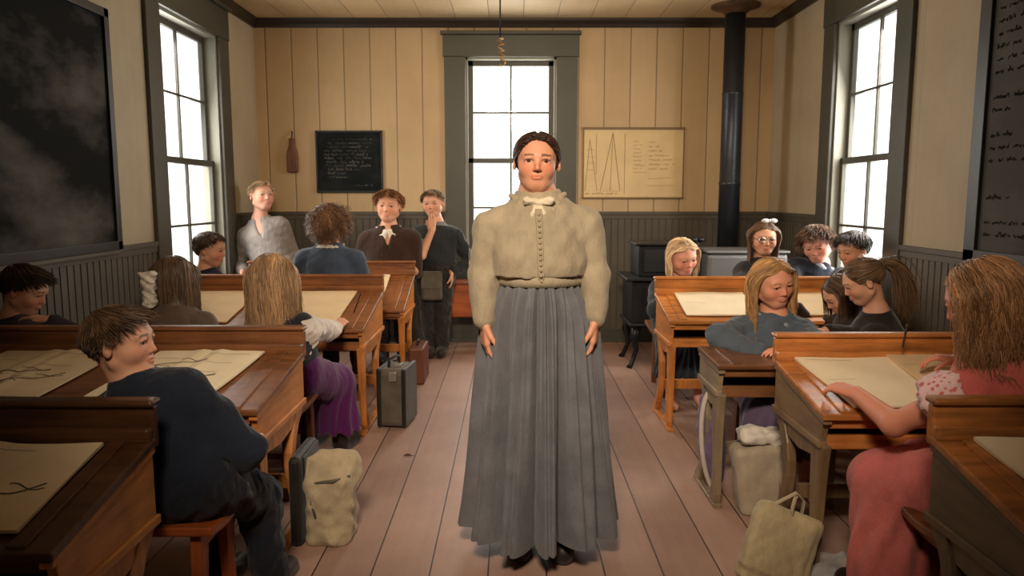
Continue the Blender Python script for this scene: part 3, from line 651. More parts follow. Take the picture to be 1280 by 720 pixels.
# ------------------------------------------------------------ boards and charts on the walls
def scribble(mb, M, x0, x1, z, h, seed, r=.0016, words=True, dens=1.):
    # one line of handwriting in the plane y=0 of M, from x0 to x1
    q = random.Random(seed); x = x0
    while x < x1:
        wl = q.uniform(.03, .11) * dens; xe = min(x + wl, x1); pts = []; n = max(3, int((xe - x) / (h * .28)))
        for i in range(n + 1): pts.append(M @ Vector((x + (xe - x) * i / n, 0, z + h * (q.uniform(.1, .55) if i % 2 else q.uniform(-.5, -.05)) + (h * .5 if q.random() < .15 else 0))))
        mb.tube(pts, r, 3, caps=False, flat=.5); x = xe + q.uniform(.012, .035) * dens
def slate(name, c1, c2, scale):
    m, nt, bs = newmat(name); n = noise(nt, texco(nt, (1, 1, 2.2)), scale, 5, .6); L(nt, ramp(nt, n, [(.45, c1), (.72, c2)]), bs.inputs['Base Color']); bs.inputs['Roughness'].default_value = .8; bs.inputs['Specular IOR Level'].default_value = .15; return m
M_slate = slate('slate', (.006, .008, .008), (.02, .023, .022), 3); M_smear = slate('chalky_slate', (.003, .0035, .0035), (.11, .10, .085), 1.1); M_grey = slate('grey_slate', (.075, .07, .062), (.11, .10, .09), 2)
M_chalk = plain('chalk', (.32, .30, .27), .9, .1); M_ink = plain('ink', (.02, .018, .015), .8, .1); M_faint = plain('brown_ink', (.16, .10, .05), .8, .1)
M_black = plain('black_frame_paint', (.012, .012, .011), .4, .1)
b = empty('blackboard', (-1.485, YB - .001, 1.67), 'small black chalkboard covered in white handwriting, hung on the back wall', 'blackboard')
f_ = MB(); f_.box((-.30, -.012, -.275), (.30, 0, .275)); ob('slate_panel', f_, M_slate, b)
f_ = MB()
for lo, hi in (((-.305, -.024, .262), (.305, 0, .28)), ((-.305, -.024, -.28), (.305, 0, -.262)), ((-.305, -.024, -.28), (-.29, 0, .28)), ((.29, -.024, -.28), (.305, 0, .28))): f_.box(lo, hi)
ob('frame', f_, M_black, b, bevel=.003)
w_ = MB(); I4 = Matrix.Translation((0, -.0135, 0))
for i in range(12):
    z = .2 - i * .034; a = -.23 + random.uniform(0, .05) + (.06 if i == 0 else 0); e = .22 - random.uniform(0, .12) if i not in (9, 10) else -.02
    if i == 11: a, e, z = .05, .2, -.215
    scribble(w_, I4, a, e, z, .02, i, .0014)
ob('chalk_writing', w_, M_chalk, b)
b = empty('blackboard', (XL + .001, 3.35, 1.73), 'large black chalkboard with cloudy wiped chalk on the left wall', 'blackboard')
f_ = MB(); f_.box((0, -1.0, -.65), (.012, 1.0, .65)); ob('slate_panel', f_, M_smear, b)
f_ = MB()
for lo, hi in (((0, -1.03, .63), (.03, 1.03, .68)), ((0, -1.03, -.68), (.03, 1.03, -.63)), ((0, -1.03, -.68), (.03, -.98, .68)), ((0, .98, -.68), (.03, 1.03, .68))): f_.box(lo, hi)
ob('frame', f_, M_black, b, bevel=.003); f_ = MB(); f_.box((0, -1.0, -.70), (.06, 1.0, -.68)); ob('chalk_tray', f_, M_wains, b, bevel=.003)
b = empty('blackboard', (XR - .001, 2.85, 1.85), 'tall grey chalkboard with rows of dark writing on the right wall', 'blackboard')
f_ = MB(); f_.box((-.012, -.95, -.78), (0, .95, .78)); ob('slate_panel', f_, M_grey, b)
f_ = MB()
for lo, hi in (((-.03, -.99, .76), (0, .99, .82)), ((-.03, -.99, -.82), (0, .99, -.76)), ((-.03, -.99, -.82), (0, -.91, .82)), ((-.03, .90, -.82), (0, .99, .82))): f_.box(lo, hi)
ob('frame', f_, M_black, b, bevel=.003)
w_ = MB(); MR = Matrix.Translation((-.0135, 0, 0)) @ Matrix.Rotation(-math.pi / 2, 4, 'Z')
for i in range(24):
    z = .70 - i * .06
    if i in (11, 14, 18, 19, 21): continue
    scribble(w_, MR, -.86, -.86 + (random.uniform(.5, 1.6) if i not in (10, 13, 15, 20) else random.uniform(.12, .3)), z, .02, 50 + i, .0019, dens=1.1)
ob('dark_writing', w_, M_ink, b)
M_chart = plain('aged_chart_paper', srgb(214, 186, 138), .85, .07, 5, .05)
b = empty('wall_chart', (1.11, YB - .001, 1.655), 'cream paper wall chart with triangle diagrams and notes on the back wall', 'poster')
f_ = MB(); f_.box((-.455, -.006, -.31), (.455, 0, .315)); ob('sheet', f_, M_chart, b)
f_ = MB(); f_.box((-.465, -.02, .305), (.465, 0, .325)); f_.box((-.465, -.02, -.32), (.465, 0, -.305)); f_.box((-.462, -.01, -.32), (-.452, 0, .32)); f_.box((.452, -.01, -.32), (.462, 0, .32)); ob('border_strip', f_, plain('chart_edge_wood', srgb(120, 92, 60), .6), b)
M_faint = plain('faded_brown_ink', (.30, .20, .11), .8, .1); w_ = MB(); Y = -.0075
def ln(*p, r=.0022): w_.tube([(x, Y, z) for x, z in p], r, 4, flat=.5)
ln((-.40, .22), (-.44, -.25), (-.33, -.25), (-.40, .22)); ln((-.19, .28), (-.30, -.25), (-.12, -.25), (-.19, .28), r=.0028); ln((-.19, .28), (-.21, -.25)); ln((-.34, .26), (-.34, -.1)); ln((-.08, .27), (-.08, -.28))
for i in range(8): scribble(w_, Matrix.Translation((0, Y, 0)), .0, .07, .2 - i * .035, .014, 90 + i, .0016)
for i in range(7): scribble(w_, Matrix.Translation((0, Y, 0)), .14, .2 + .03 * (i % 3) + (.12 if i > 2 else 0), .19 - i * .04, .014, 120 + i, .0018)
for i in range(4): scribble(w_, Matrix.Translation((0, Y, 0)), -.42, -.35, .12 - i * .06, .012, 140 + i, .0013)
ln((.0, -.08), (.12, -.08)); ln((.14, -.14), (.34, -.13)); ln((.12, -.2), (.38, -.2)); ln((.02, -.02), (.1, -.02)); scribble(w_, Matrix.Translation((0, Y, 0)), -.44, -.14, -.275, .014, 160, .0022)
ob('diagram_lines', w_, M_faint, b)
# bottle-shaped wooden bat hanging from a nail
b = empty('wooden_paddle', (-2.0, YB - .001, 1.73), 'brown bottle-shaped wooden paddle hanging on the back wall', 'paddle')
pr = [(0, -.16), (.05, -.155), (.052, -.02), (.045, .04), (.028, .08), (.024, .15), (0, .155)]
f_ = MB(); f_.prism([(x, z) for x, z in pr] + [(-x, z) for x, z in pr[-2:0:-1]], -.045, -.012, 'y'); ob('blade', f_, wood('paddle_wood', srgb(112, 66, 36), 'z'), b, bevel=.01)
f_ = MB(); f_.tube([(0, -.03, .13), (0, -.02, .19), (0, -.003, .21)], .006, 8); f_.tube([(0, 0, .21), (0, -.03, .215)], .004, 6); f_.tube([(-.026, -.028, .09), (.026, -.028, .09)], .012, 8); ob('leather_strap', f_, M_black, b, smooth=True)

# ------------------------------------------------------------ stove and its pipe
M_iron = plain('cast_iron', (.018, .018, .02), .42, .25, 8, .25, metal=.6); M_sheet = plain('grey_sheet_metal', (.17, .165, .165), .45, .12, 5, .1, metal=.5); M_pipe = plain('stove_pipe_steel', (.042, .046, .056), .38, .2, 4, .06, metal=.7)
st = empty('wood_stove', (1.3, 6.02, 0), 'black cast iron box stove on four legs in front of the back wall', 'stove')
f_ = MB(); f_.box((-.36, -.24, .36), (.20, .24, .70)); f_.box((-.38, -.26, .335), (.22, .26, .365)); f_.box((-.34, -.22, .30), (.18, .22, .335)); ob('fire_box', f_, M_iron, st, bevel=.012)
f_ = MB(); f_.box((-.41, -.29, .70), (.25, .27, .725)); ob('hearth_plate', f_, M_iron, st, bevel=.008)
f_ = MB(); f_.box((-.30, -.16, .725), (.14, .24, .97)); f_.box((-.33, -.19, .97), (.17, .26, .992)); ob('oven_box', f_, M_iron, st, bevel=.01)
f_ = MB(); f_.box((-.26, -.172, .76), (.10, -.16, .94)); ob('oven_door', f_, plain('dull_iron_door', (.03, .033, .037), .35, .2, 8, .2, metal=.6), st, bevel=.006)
for x in (-.17, .04):
    d = MB(); d.box((x - .09, -.252, .40), (x + .09, -.238, .66)); q = [(x + .062 * math.cos(t) * (1 if abs(math.sin(t)) < .9 else .8), -.255, .56 + .07 * math.sin(t)) for t in np.linspace(0, 2 * math.pi, 21)]; d.tube(q, .006, 6)
    dd = ob('door', d, M_iron, st, bevel=.004); k = MB(); k.tube([(x - .02, -.26, .46), (x - .02, -.29, .45), (x + .03, -.29, .45)], .008, 8); ob('handle', k, M_sheet, dd, smooth=True)
for sx in (-1, 1):
    for sy in (-1, 1):
        k = MB(); x, y = -.08 + sx * .22, sy * .19; k.tube([(x, y, .34), (x + sx * .035, y + sy * .01, .25), (x + sx * .01, y, .14), (x + sx * .05, y + sy * .02, .03), (x + sx * .07, y + sy * .03, .0)], [.04, .035, .02, .018, .026], 8); ob('leg', k, M_iron, st, smooth=True)
k = MB()
for i in range(4): k.sphere((.05 + i * .06, -.02 + .02 * (i % 2), 1.0), (.035, .03, .025))
tag(ob('coal_lump', k, M_iron), 'dark heap of kindling lumps on top of the black stove', 'kindling'); bpy.data.objects['coal_lump'].location = (1.3, 6.02, .01)
hb = empty('metal_wood_box', (1.78, 5.9, 0), 'plain grey sheet metal box with a latch beside the stove pipe', 'metal box')
f_ = MB(); f_.box((-.28, -.22, .12), (.34, .2, .92)); ob('body', f_, M_sheet, hb, bevel=.03)
f_ = MB(); f_.box((-.29, -.23, .92), (.35, .21, .945)); ob('lid', f_, M_sheet, hb, bevel=.02)
f_ = MB(); f_.tube([(.1, -.24, .82), (.18, -.25, .83), (.3, -.245, .815)], [.012, .016, .01], 8); ob('latch', f_, M_iron, hb, smooth=True)
for sx in (-.24, .28):
    for sy in (-.18, .16): f_ = MB(); f_.tube([(sx, sy, .14), (sx, sy, 0)], .02, 8); ob('leg', f_, M_iron, hb)
pp = empty('stove_pipe', (1.86, 6.42, 0), 'tall dark steel stove pipe rising to the ceiling by the right corner', 'stove pipe')
f_ = MB(); f_.lathe([(.088, .3), (.088, 1.45), (.091, 1.455), (.091, 1.475), (.086, 1.48), (.086, 2.2), (.089, 2.205), (.089, 2.22), (.085, 2.225), (.085, 2.93)], n=32); ob('pipe', f_, M_pipe, pp, smooth=True)
f_ = MB(); f_.lathe([(.087, 2.86), (.11, 2.88), (.13, 2.90), (.2, 2.918), (.2, 2.928)], n=32); ob('ceiling_collar', f_, plain('rusty_collar', srgb(92, 66, 44), .6, .4, 10, .2, metal=.4), pp, smooth=True)
f_ = MB(); f_.lathe([(.12, 0), (.12, .03), (.088, .06), (.088, .31)], n=32); ob('base_section', f_, M_iron, pp, smooth=True)
# hook on a wire
wr_ = empty('hanging_hook', (-.08, 5.2, 0), 'thin wire with a twisted brass hook hanging from the ceiling before the back window', 'hook')
f_ = MB(); f_.tube([(0, 0, ZC), (0, 0, 2.42)], .0055, 6); ob('wire', f_, M_iron, wr_, smooth=True)
f_ = MB(); f_.tube([(.02 * math.sin(t * 9) + .006 * t, .012 * math.cos(t * 9), 2.43 - .055 * t) for t in np.linspace(0, 3, 30)] + [(.03, 0, 2.25), (.012, 0, 2.235), (0, 0, 2.25)], .005, 6); ob('hook', f_, plain('brass', (.35, .2, .07), .35, .1, metal=.9), wr_, smooth=True)
# ------------------------------------------------------------ desks
PINE = srgb(196, 128, 66); OAK = srgb(128, 76, 40)
def desk(label, xa, xb, yn, zn, yf, zf, ctop, cend, group='sloping double desks', rail=True):
    s = 1 if xb > xa else -1                  # xa is the end at the aisle
    x0, x1 = min(xa, xb), max(xa, xb); ox, oy = (x0 + x1) / 2, (yn + yf) / 2
    r = empty('school_desk', (ox, oy, 0), label, 'desk', group); W = (x1 - x0) / 2; a, b = yn - oy, yf - oy
    key = str(ctop) + str(cend); 
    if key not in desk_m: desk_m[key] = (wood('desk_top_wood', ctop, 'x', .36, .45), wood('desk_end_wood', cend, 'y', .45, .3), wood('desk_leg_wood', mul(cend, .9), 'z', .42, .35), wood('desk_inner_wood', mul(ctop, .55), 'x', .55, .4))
    mt, me_, ml, mi = desk_m[key]
    sl = (zf - zn) / (b - a); z = lambda y: zn + (y - a) * sl
    m = MB(); m.prism([(a - .015, z(a - .015)), (a - .015, z(a - .015) - .022), (b, zf - .024), (b, zf)], -W - .012, W + .012); ob('desk_top', m, mt, r, bevel=.005)
    for q in (-1, 1):
        m = MB(); xx = q * (W - .07); m.prism([(a + .0, z(a) + .006), (a, z(a) - .002), (b - .04, z(b - .04) - .002), (b - .04, z(b - .04) + .006)], xx - .02, xx + .02); ob('end_batten', m, mt, r, bevel=.003)
    rh = .095
    m = MB()
    if rail: m.box((-W - .012, b - .012, zf - .03), (W + .012, b + .018, zf + rh - .012)); m.box((-W - .012, b - .04, zf - .012), (W + .012, b - .012, zf + .03)); m.box((-W - .018, b - .026, zf + rh - .014), (W + .018, b + .026, zf + rh + .004)); ob('back_rail', m, mt, r, bevel=.008)
    zb = .52
    for q in (-1, 1):
        xi, xo = q * (W - .022), q * W
        m = MB(); m.prism([(a + .01, z(a) - .022), (a + .035, zb), (b, zb), (b, zf - .024)], min(xi, xo), max(xi, xo)); m.prism([(a + .025, zb - .012), (a + .025, zb + .012), (b + .008, zb + .012), (b + .008, zb - .012)], min(xi, xo + q * .008), max(xi, xo + q * .008)); m.prism([(a - .005, z(a) - .024), (a - .005, z(a) - .042), (b, zf - .044), (b, zf - .024)], min(xi, xo + q * .007), max(xi, xo + q * .007))
        ob('side_panel', m, me_, r, bevel=.003)
    # open book shelf under the top
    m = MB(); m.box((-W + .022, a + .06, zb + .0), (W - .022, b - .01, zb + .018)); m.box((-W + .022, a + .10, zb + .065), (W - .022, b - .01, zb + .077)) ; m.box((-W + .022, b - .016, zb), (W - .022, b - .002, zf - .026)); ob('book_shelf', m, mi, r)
    m = MB(); m.box((-W + .022, a + .012, z(a) - .06), (W - .022, a + .03, z(a) - .022)); m.box((-W + .022, a + .035, zb - .02), (W - .022, a + .055, zb + .03)); ob('front_rail', m, mt, r, bevel=.004)
    m = MB(); m.box((-W + .022, b - .05, .16), (W - .022, b - .028, .22)); ob('stretcher', m, ml, r, bevel=.004)
    D = b - a
    for q in (-1, 1):
        xi, xo = q * (W - .04), q * (W - .004)
        if q > 0: x_0, x_1 = xi, xo
        else: x_0, x_1 = xo, xi
        def strip(c, w):
            lft, rgt = [], []
            for i, (y_, z_) in enumerate(c):
                p = c[max(i - 1, 0)]; n = c[min(i + 1, len(c) - 1)]; dy, dz = n[0] - p[0], n[1] - p[1]; l = math.hypot(dy, dz); ny, nz = -dz / l, dy / l
                lft.append((y_ + ny * w[i] / 2, z_ + nz * w[i] / 2)); rgt.append((y_ - ny * w[i] / 2, z_ - nz * w[i] / 2))
            return lft + rgt[::-1]
        def curve(pts, n=10):
            P_ = [Vector((p[0], p[1], 0)) for p in pts]; out = []
            for i in range(n + 1):
                t = i / n; Q = P_[:]
                while len(Q) > 1: Q = [Q[j].lerp(Q[j + 1], t) for j in range(len(Q) - 1)]
                out.append((Q[0].x, Q[0].y))
            return out
        m = MB(); c = curve([(a + .07, zb), (a + .10, .36), (a + .05, .18), (a + .13 * D / .5, .01)]); m.prism(strip(c, [.095 - .05 * min(1, i / 6) + (.02 if i > 8 else 0) for i in range(11)]), x_0, x_1); ob('leg', m, ml, r, bevel=.006)
        m = MB(); c = curve([(b - .03, zb), (b - .24 * D / .5, .34), (b - .10, .12), (b + .04, .01)]); m.prism(strip(c, [.07 - .025 * min(1, i / 5) + (.015 if i > 8 else 0) for i in range(11)]), x_0, x_1); ob('leg', m, ml, r, bevel=.006)
        m = MB(); m.prism([(a + .03, zb - .012), (b, zb - .012), (b - .02, zb - .06), (a + D * .5, zb - .085), (a + .06, zb - .06)], x_0 + .004, x_1 - .004); ob('apron_bracket', m, ml, r, bevel=.004)
        m = MB(); m.prism([(a + .04, .0), (b + .06, .0), (b + .06, .02), (a + .04, .02)], x_0 - .002, x_1 + .002); ob('foot_runner', m, ml, r, bevel=.004)
    return dict(x0=x0, x1=x1, yn=yn, zn=zn, yf=yf, zf=zf, sl=math.atan2(zf - zn, yf - yn), z=lambda y: zn + (y - yn) * sl)
desk_m = {}
DK = srgb(122, 76, 44); MID = srgb(140, 86, 46); LT = srgb(176, 112, 58)
L1 = desk('dark sloping desk in the near left corner of the room, nearest on the left side', -.93, -2.05, 1.42, .655, 1.86, .745, srgb(84, 52, 30), srgb(206, 146, 80))
L2 = desk('sloping double desk in front of the boy in navy, canvas sack by its leg', -.86, -2.14, 2.42, .655, 3.0, .735, DK, srgb(190, 122, 62))
L3 = desk('sloping double desk the girl with long light hair writes at', -.83, -2.14, 4.05, .635, 4.72, .765, MID, srgb(196, 124, 60))
L4 = desk('sloping double desk farthest back on the left, brown suitcase behind its leg', -.76, -2.02, 5.12, .58, 5.72, .765, MID, srgb(206, 128, 58))
R1 = desk('sloping desk in the near right corner behind the girl in pink', 1.10, 2.2, 1.48, .66, 1.88, .745, LT, srgb(104, 84, 56))
R2 = desk('sloping double desk the girl in pink leans over, canvas satchel on its leg', 1.05, 2.22, 2.42, .64, 2.90, .725, srgb(186, 116, 60), srgb(132, 106, 76))
R3 = desk('light orange sloping desk before the blond child and the stove', .90, 2.18, 4.15, .665, 4.60, .765, srgb(196, 124, 62), srgb(204, 130, 64))
RM = desk('narrow desk with a greyish end panel under the crossed arms of the blonde girl', .88, 1.42, 3.08, .655, 3.42, .665, srgb(120, 78, 48), srgb(140, 122, 96), rail=False)

# ------------------------------------------------------------ sheets and books on the desks
M_pg = plain('old_paper', srgb(240, 222, 190), .85, .06, 5, .08); M_pg2 = plain('tan_paper', srgb(222, 192, 150), .85, .08, 5, .08); M_dimpg = plain('browned_paper', srgb(222, 200, 164), .85, .1, 4, .08)
def sheet(name, label, cat, D, xa, xb, ta, tb, mat, group=None, rot=0., thick=.005, lines=6, fig=True, book=True, seed=1, lift=.0075, skew=0., fx=None):
    q = random.Random(seed); yc = D['yn'] + (D['yf'] - D['yn']) * (ta + tb) / 2; xc = (xa + xb) / 2; w = (xb - xa) / 2; hgt = (tb - ta) * math.hypot(D['yf'] - D['yn'], D['zf'] - D['zn']) / 2
    M = Matrix.Translation((xc, yc, D['z'](yc) + lift)) @ Matrix.Rotation(D['sl'], 4, 'X') @ Matrix.Rotation(rot, 4, 'Z')
    r = bpy.data.objects.new(name, None); COL.objects.link(r); r.matrix_world = M; tag(r, label, cat, group)
    nx, ny = 22, 8; v = []; top = lambda x, y: thick + (.008 * math.exp(-((abs(x) - .035) / .03) ** 2) * (1 if book else 0)) + .002 * math.sin(x * 21 + seed) * math.cos(y * 17) + .002
    for k in range(2):
        for j in range(ny + 1):
            for i in range(nx + 1):
                x = -w + 2 * w * i / nx; y = -hgt + 2 * hgt * j / ny; e = .003 * math.sin(9 * y + seed) * (1 if i in (0, nx) else 0); v.append((x + e + skew * y, y + (.003 * math.sin(14 * x + seed) if j in (0, ny) else 0), top(x, y) if k else 0))
    N = (nx + 1) * (ny + 1); f = []
    for j in range(ny):
        for i in range(nx):
            c = j * (nx + 1) + i; f.append((N + c, N + c + 1, N + c + nx + 2, N + c + nx + 1)); f.append((c, c + nx + 1, c + nx + 2, c + 1))
    for i in range(nx): f.append((i, i + 1, N + i + 1, N + i)); c = ny * (nx + 1) + i; f.append((c + 1, c, N + c, N + c + 1))
    for j in range(ny): c = j * (nx + 1); f.append((c + nx + 1, c, N + c, N + c + nx + 1)); c += nx; f.append((c, c + nx + 1, N + c + nx + 1, N + c))
    m = MB(); m.add(v, f); ob('pages', m, mat, r, smooth=False)
    m = MB(); P3 = lambda x, y: (x + skew * y, y, top(x, y) + .001)
    if fig:
        for k in range(fig if isinstance(fig, int) else 1):
            cx, cy = q.uniform(-.5, .5) * w, q.uniform(-.3, .4) * hgt; sz = min(w, hgt) * .55; cx = cx if fx is None else fx + .05 * k; a0 = q.uniform(.2, .9)
            m.tube([P3(cx + sz * (t - .5) * 1.7 * math.cos(a0), cy + sz * (t - .5) * 1.4 * math.sin(a0) + .012 * math.sin(7 * t)) for t in np.linspace(0, 1, 10)], .0024, 5, flat=.4)
            m.tube([P3(cx + sz * (t - .1) * .9, cy + sz * .25 + .012 * math.sin(5 * t + 1)) for t in np.linspace(0, 1, 8)], .0018, 5, flat=.4)
            m.tube([P3(cx - sz * .5 + sz * .3 * math.cos(t), cy - sz * .3 + sz * .14 * math.sin(t)) for t in np.linspace(0, 5, 12)], .0014, 5, flat=.4)
    for i in range(lines):
        y = hgt * (.8 - 1.6 * i / max(lines, 1)); a = -w * .88 if i % 2 or not book else .05 * w; e = a + w * q.uniform(.4, .75)
        m.tube([P3(x, y + .0015 * math.sin(x * 300)) for x in np.linspace(a, e, 14)], .0008, 4, flat=.4)
    ob('ink_lines', m, M_faint if not fig else M_ink2, r)
    return M
M_ink2 = plain('brown_ink_drawing', (.07, .045, .028), .8, .2)
G_ = 'open sheets on the desks'
sheet('drawing_sheet', 'browned sheet with a dark twig drawing on the nearest left desk', 'paper', L1, -1.62, -1.02, .08, .86, M_dimpg, seed=4, lines=2, fx=.19)
sheet('open_book', 'open book with inked diagrams beside the boy in navy, on his right', 'book', L2, -1.44, -1.02, .12, .9, M_pg, seed=8, lines=8, fig=2, skew=.12)
sheet('open_book', 'open book with diagrams at the wall end of the desk of the boy in navy', 'book', L2, -2.06, -1.60, .12, .9, M_dimpg, seed=9, lines=6, fig=2, skew=.15)
sheet('paper_sheet', 'blank cream sheet under the writing hand of the girl with long light hair', 'paper', L3, -1.42, -.98, .1, .9, M_pg2, seed=12, lines=2, fig=0, book=False)
sheet('paper_sheet', 'cream sheet before the girl with long dark hair', 'paper', L3, -2.0, -1.6, .1, .9, M_pg2, seed=13, lines=3, fig=0, book=False)
sheet('paper_sheet', 'plain tan sheet on the farthest left desk', 'paper', L4, -1.28, -.93, .1, .92, M_pg2, seed=14, lines=2, fig=0, book=False)
sheet('drawing_sheet', 'large cream sheet under the hands of the girl in pink', 'paper', R2, 1.13, 1.60, .04, .95, M_pg, seed=15, lines=2, fig=0, book=False, skew=-.1)
sheet('notebook', 'small brown notebook at the far side of the desk of the girl in pink', 'book', R2, 1.47, 1.66, .45, .97, M_pg2, seed=16, lines=2, fig=0, book=False, lift=.017, thick=.008)
sheet('paper_sheet', 'thick cream paper with a torn edge on the nearest right desk', 'paper', R1, 1.19, 1.75, .2, .88, M_pg, seed=17, lines=0, fig=0, book=False, thick=.007, skew=-.1)
sheet('paper_sheet', 'bright cream sheet on the desk before the stove, aisle end', 'paper', R3, 1.0, 1.42, .1, .92, M_pg, seed=18, lines=2, fig=0, book=False)
sheet('paper_sheet', 'cream sheet on the desk before the stove, behind the blonde girl', 'paper', R3, 1.5, 1.95, .1, .92, M_pg2, seed=19, lines=2, fig=0, book=False)
def stick(name, label, cat, a, b, r, mat, mid=None):
    a, b = Vector(a), Vector(b); r0 = empty(name, tuple(a), label, cat); m = MB(); d = b - a
    m.tube([(0, 0, 0), d * .08, d * .1, d * .85], [r * .25, r * .8, r, r], 8); ob('shaft', m, mat, r0, smooth=True); m = MB(); m.tube([d * .85, d * .97, d], [r * 1.1, r * 1.1, r * .5], 8); ob('end_cap', m, M_ink2, r0, smooth=True)
M_pen = plain('dark_pen', (.03, .02, .015), .4, .1)
# benches
def bench(label, x0, x1, yc, z, col, dep=.30, group='wooden seats between the desks', edge=1):
    r = empty('bench', ((x0 + x1) / 2, yc, 0), label, 'bench', group); W = (x1 - x0) / 2; k = 'b' + str(col)
    if k not in desk_m: desk_m[k] = (wood('bench_wood', col, 'x', .4, .35), wood('bench_leg_wood', mul(col, .9), 'z', .45, .35))
    ms, ml = desk_m[k]; m = MB(); n = 10; prof = []
    for i in range(n + 1): t = i / n; prof.append((-dep / 2 + dep * t, z - .022 * math.sin(math.pi * t) + .012 * t))
    m.prism([(p, q - .028) for p, q in prof] + [(p, q) for p, q in prof[::-1]], -W, W); ob('seat', m, ms, r, bevel=.006)
    for q in (-1, 1):
        for s in (-1, 1):
            m = MB(); x = q * (W - .06); y = s * dep * .30; m.prism([(y - .03, z - .03), (y + .03, z - .03), (y + s * .03 + .018, 0), (y + s * .03 - .018, 0)], x - .016, x + .016); ob('leg', m, ml, r, bevel=.004)
        m = MB(); x = q * (W - .06); m.prism([(-dep * .4, z - .03), (dep * .4, z - .03), (dep * .3, z - .09), (-dep * .3, z - .09)], x - .012, x + .012); ob('cross_rail', m, ml, r, bevel=.003)
    m = MB(); m.box((-W + .07, -.02, .12), (W - .07, .02, .15)); ob('stretcher', m, ml, r, bevel=.003)
bench('orange-brown bench under the boy in navy, edge over the aisle', -1.92, -.84, 2.13, .44, srgb(178, 92, 44))
bench('bench under the girl with the purple skirt', -2.2, -.95, 3.42, .42, srgb(110, 66, 38), dep=.6)
bench('bench under the curly haired child in blue', -2.1, -.98, 4.98, .46, srgb(110, 66, 38))
bench('bench under the girl in pink', 1.2, 2.15, 2.12, .42, srgb(120, 74, 40))
bench('bench behind the narrow desk, under the blonde girl', 1.1, 2.05, 3.62, .40, srgb(110, 66, 38), dep=.27)
bench('bench in front of the stove behind the light orange desk', .98, 2.2, 5.14, .44, srgb(110, 66, 38), dep=.6)
r = empty('wooden_stand', (-.42, 6.66, 0), 'orange-brown wooden box stand under the back window', 'stand'); m = MB(); m.box((-.22, -.14, .29), (.24, .14, .585)); ob('box', m, wood('orange_box_wood', srgb(170, 84, 36), 'x', .4, .3), r, bevel=.012)
m = MB(); m.box((-.235, -.15, .585), (.255, .15, .605)); ob('lid', m, wood('orange_lid_wood', srgb(140, 70, 34), 'x', .4, .3), r, bevel=.005)
for x in (-.2, .2):
    for y in (-.1, .1): m = MB(); m.box((x - .015, y - .015, 0), (x + .015, y + .015, .3)); ob('leg', m, M_trim, r)

# ------------------------------------------------------------ bags
def softmesh(name, G, mat, parent): V, Fq = G.mesh(); return link(name, tomesh(name, V, Fq), mat, parent)
M_canvas = cloth('beige_canvas', srgb(178, 160, 130), .2, .8); M_sat = cloth('grey_leather', srgb(92, 84, 72), .25, .4, .6); M_dark = cloth('black_leather', srgb(34, 30, 28), .3, .4, .5); M_brass = plain('worn_buckle', (.4, .36, .3), .4, .1, metal=.7)
r = empty('suitcase', (-.69, 4.36, 0), 'upright grey travel case with a pale clasp in the aisle by the left desks', 'suitcase', rot=(0, 0, -.12))
m = MB(); m.box((-.085, -.13, .012), (.085, .13, .355)); ob('body', m, M_sat, r, bevel=.03)
m = MB()
for x in (-.088, .06): m.box((x, -.136, .014), (x + .028, .136, .362))
ob('edge_band', m, M_dark, r, bevel=.01)
m = MB(); m.tube([(-.03, -.06, .355), (-.03, -.055, .40), (0, .0, .415), (.0, .055, .40), (0, .06, .355)], .009, 8); ob('handle', m, M_dark, r, smooth=True)
m = MB(); m.box((-.01, -.142, .29), (.035, -.13, .345)); ob('clasp', m, M_brass, r, bevel=.003); m = MB(); m.box((.0, -.05, .355), (.04, .0, .372)); ob('name_tag', m, M_brass, r, bevel=.003)
r = empty('suitcase', (-.71, 5.42, 0), 'slim brown upright case standing behind the grey travel case', 'suitcase'); m = MB(); m.box((-.04, -.16, 0), (.075, .16, .27)); ob('body', m, wood('brown_case_leather', srgb(104, 56, 34), 'z', .5, .2), r, bevel=.015); m = MB(); m.tube([(.015, -.05, .27), (.015, -.04, .3), (.015, .04, .3), (.015, .05, .27)], .007, 8); ob('handle', m, M_dark, r, smooth=True)
r = empty('canvas_sack', (-.72, 2.84, 0), 'wrinkled beige canvas sack standing by the desk leg in the left aisle', 'sack')
G = Field((-.2, -.2, -.02), (.2, .2, .5), .005); G.op(rbox((.0, 0, .14), (.045, .045, .11), .045), .03); G.op(rc((-.03, 0, .27), (.06, 0, .28), .065, .06), .05); G.op(rc((-.05, -.02, .31), (.07, .01, .325), .045, .04), .03); G.op(rc((-.04, -.06, .25), (.0, -.075, .1), .012, .02), .02); G.op(rc((.0, -.07, .2), (.08, -.05, .16), .014, .014), .02)
G.disp(wrinkles(5, .006, .10)); G.disp(wrinkles(6, .002, .045)); G.cut((0, 0, -1), 0); softmesh('bag', G, M_canvas, r)
m = MB(); m.tube([(-.09, -.05, .28), (-.04, -.085, .26), (.03, -.09, .27), (.09, -.06, .28)], .007, 6); m.tube([(-.05, -.085, .25), (-.055, -.09, .18), (-.04, -.09, .12)], .006, 6); ob('drawstring', m, M_sat, r, smooth=True)
r = empty('satchel', (-.835, 2.9, 0), 'dark leather satchel standing between the canvas sack and the desk leg', 'satchel'); m = MB(); m.box((-.03, -.15, 0), (.02, .13, .36)); ob('body', m, M_dark, r, bevel=.02); m = MB(); m.box((.02, -.12, .2), (.03, .1, .355)); ob('flap', m, M_dark, r, bevel=.006); m = MB(); m.box((.03, -.03, .18), (.036, .0, .25)); m.box((.03, .04, .18), (.036, .06, .25)); ob('buckle', m, M_brass, r)
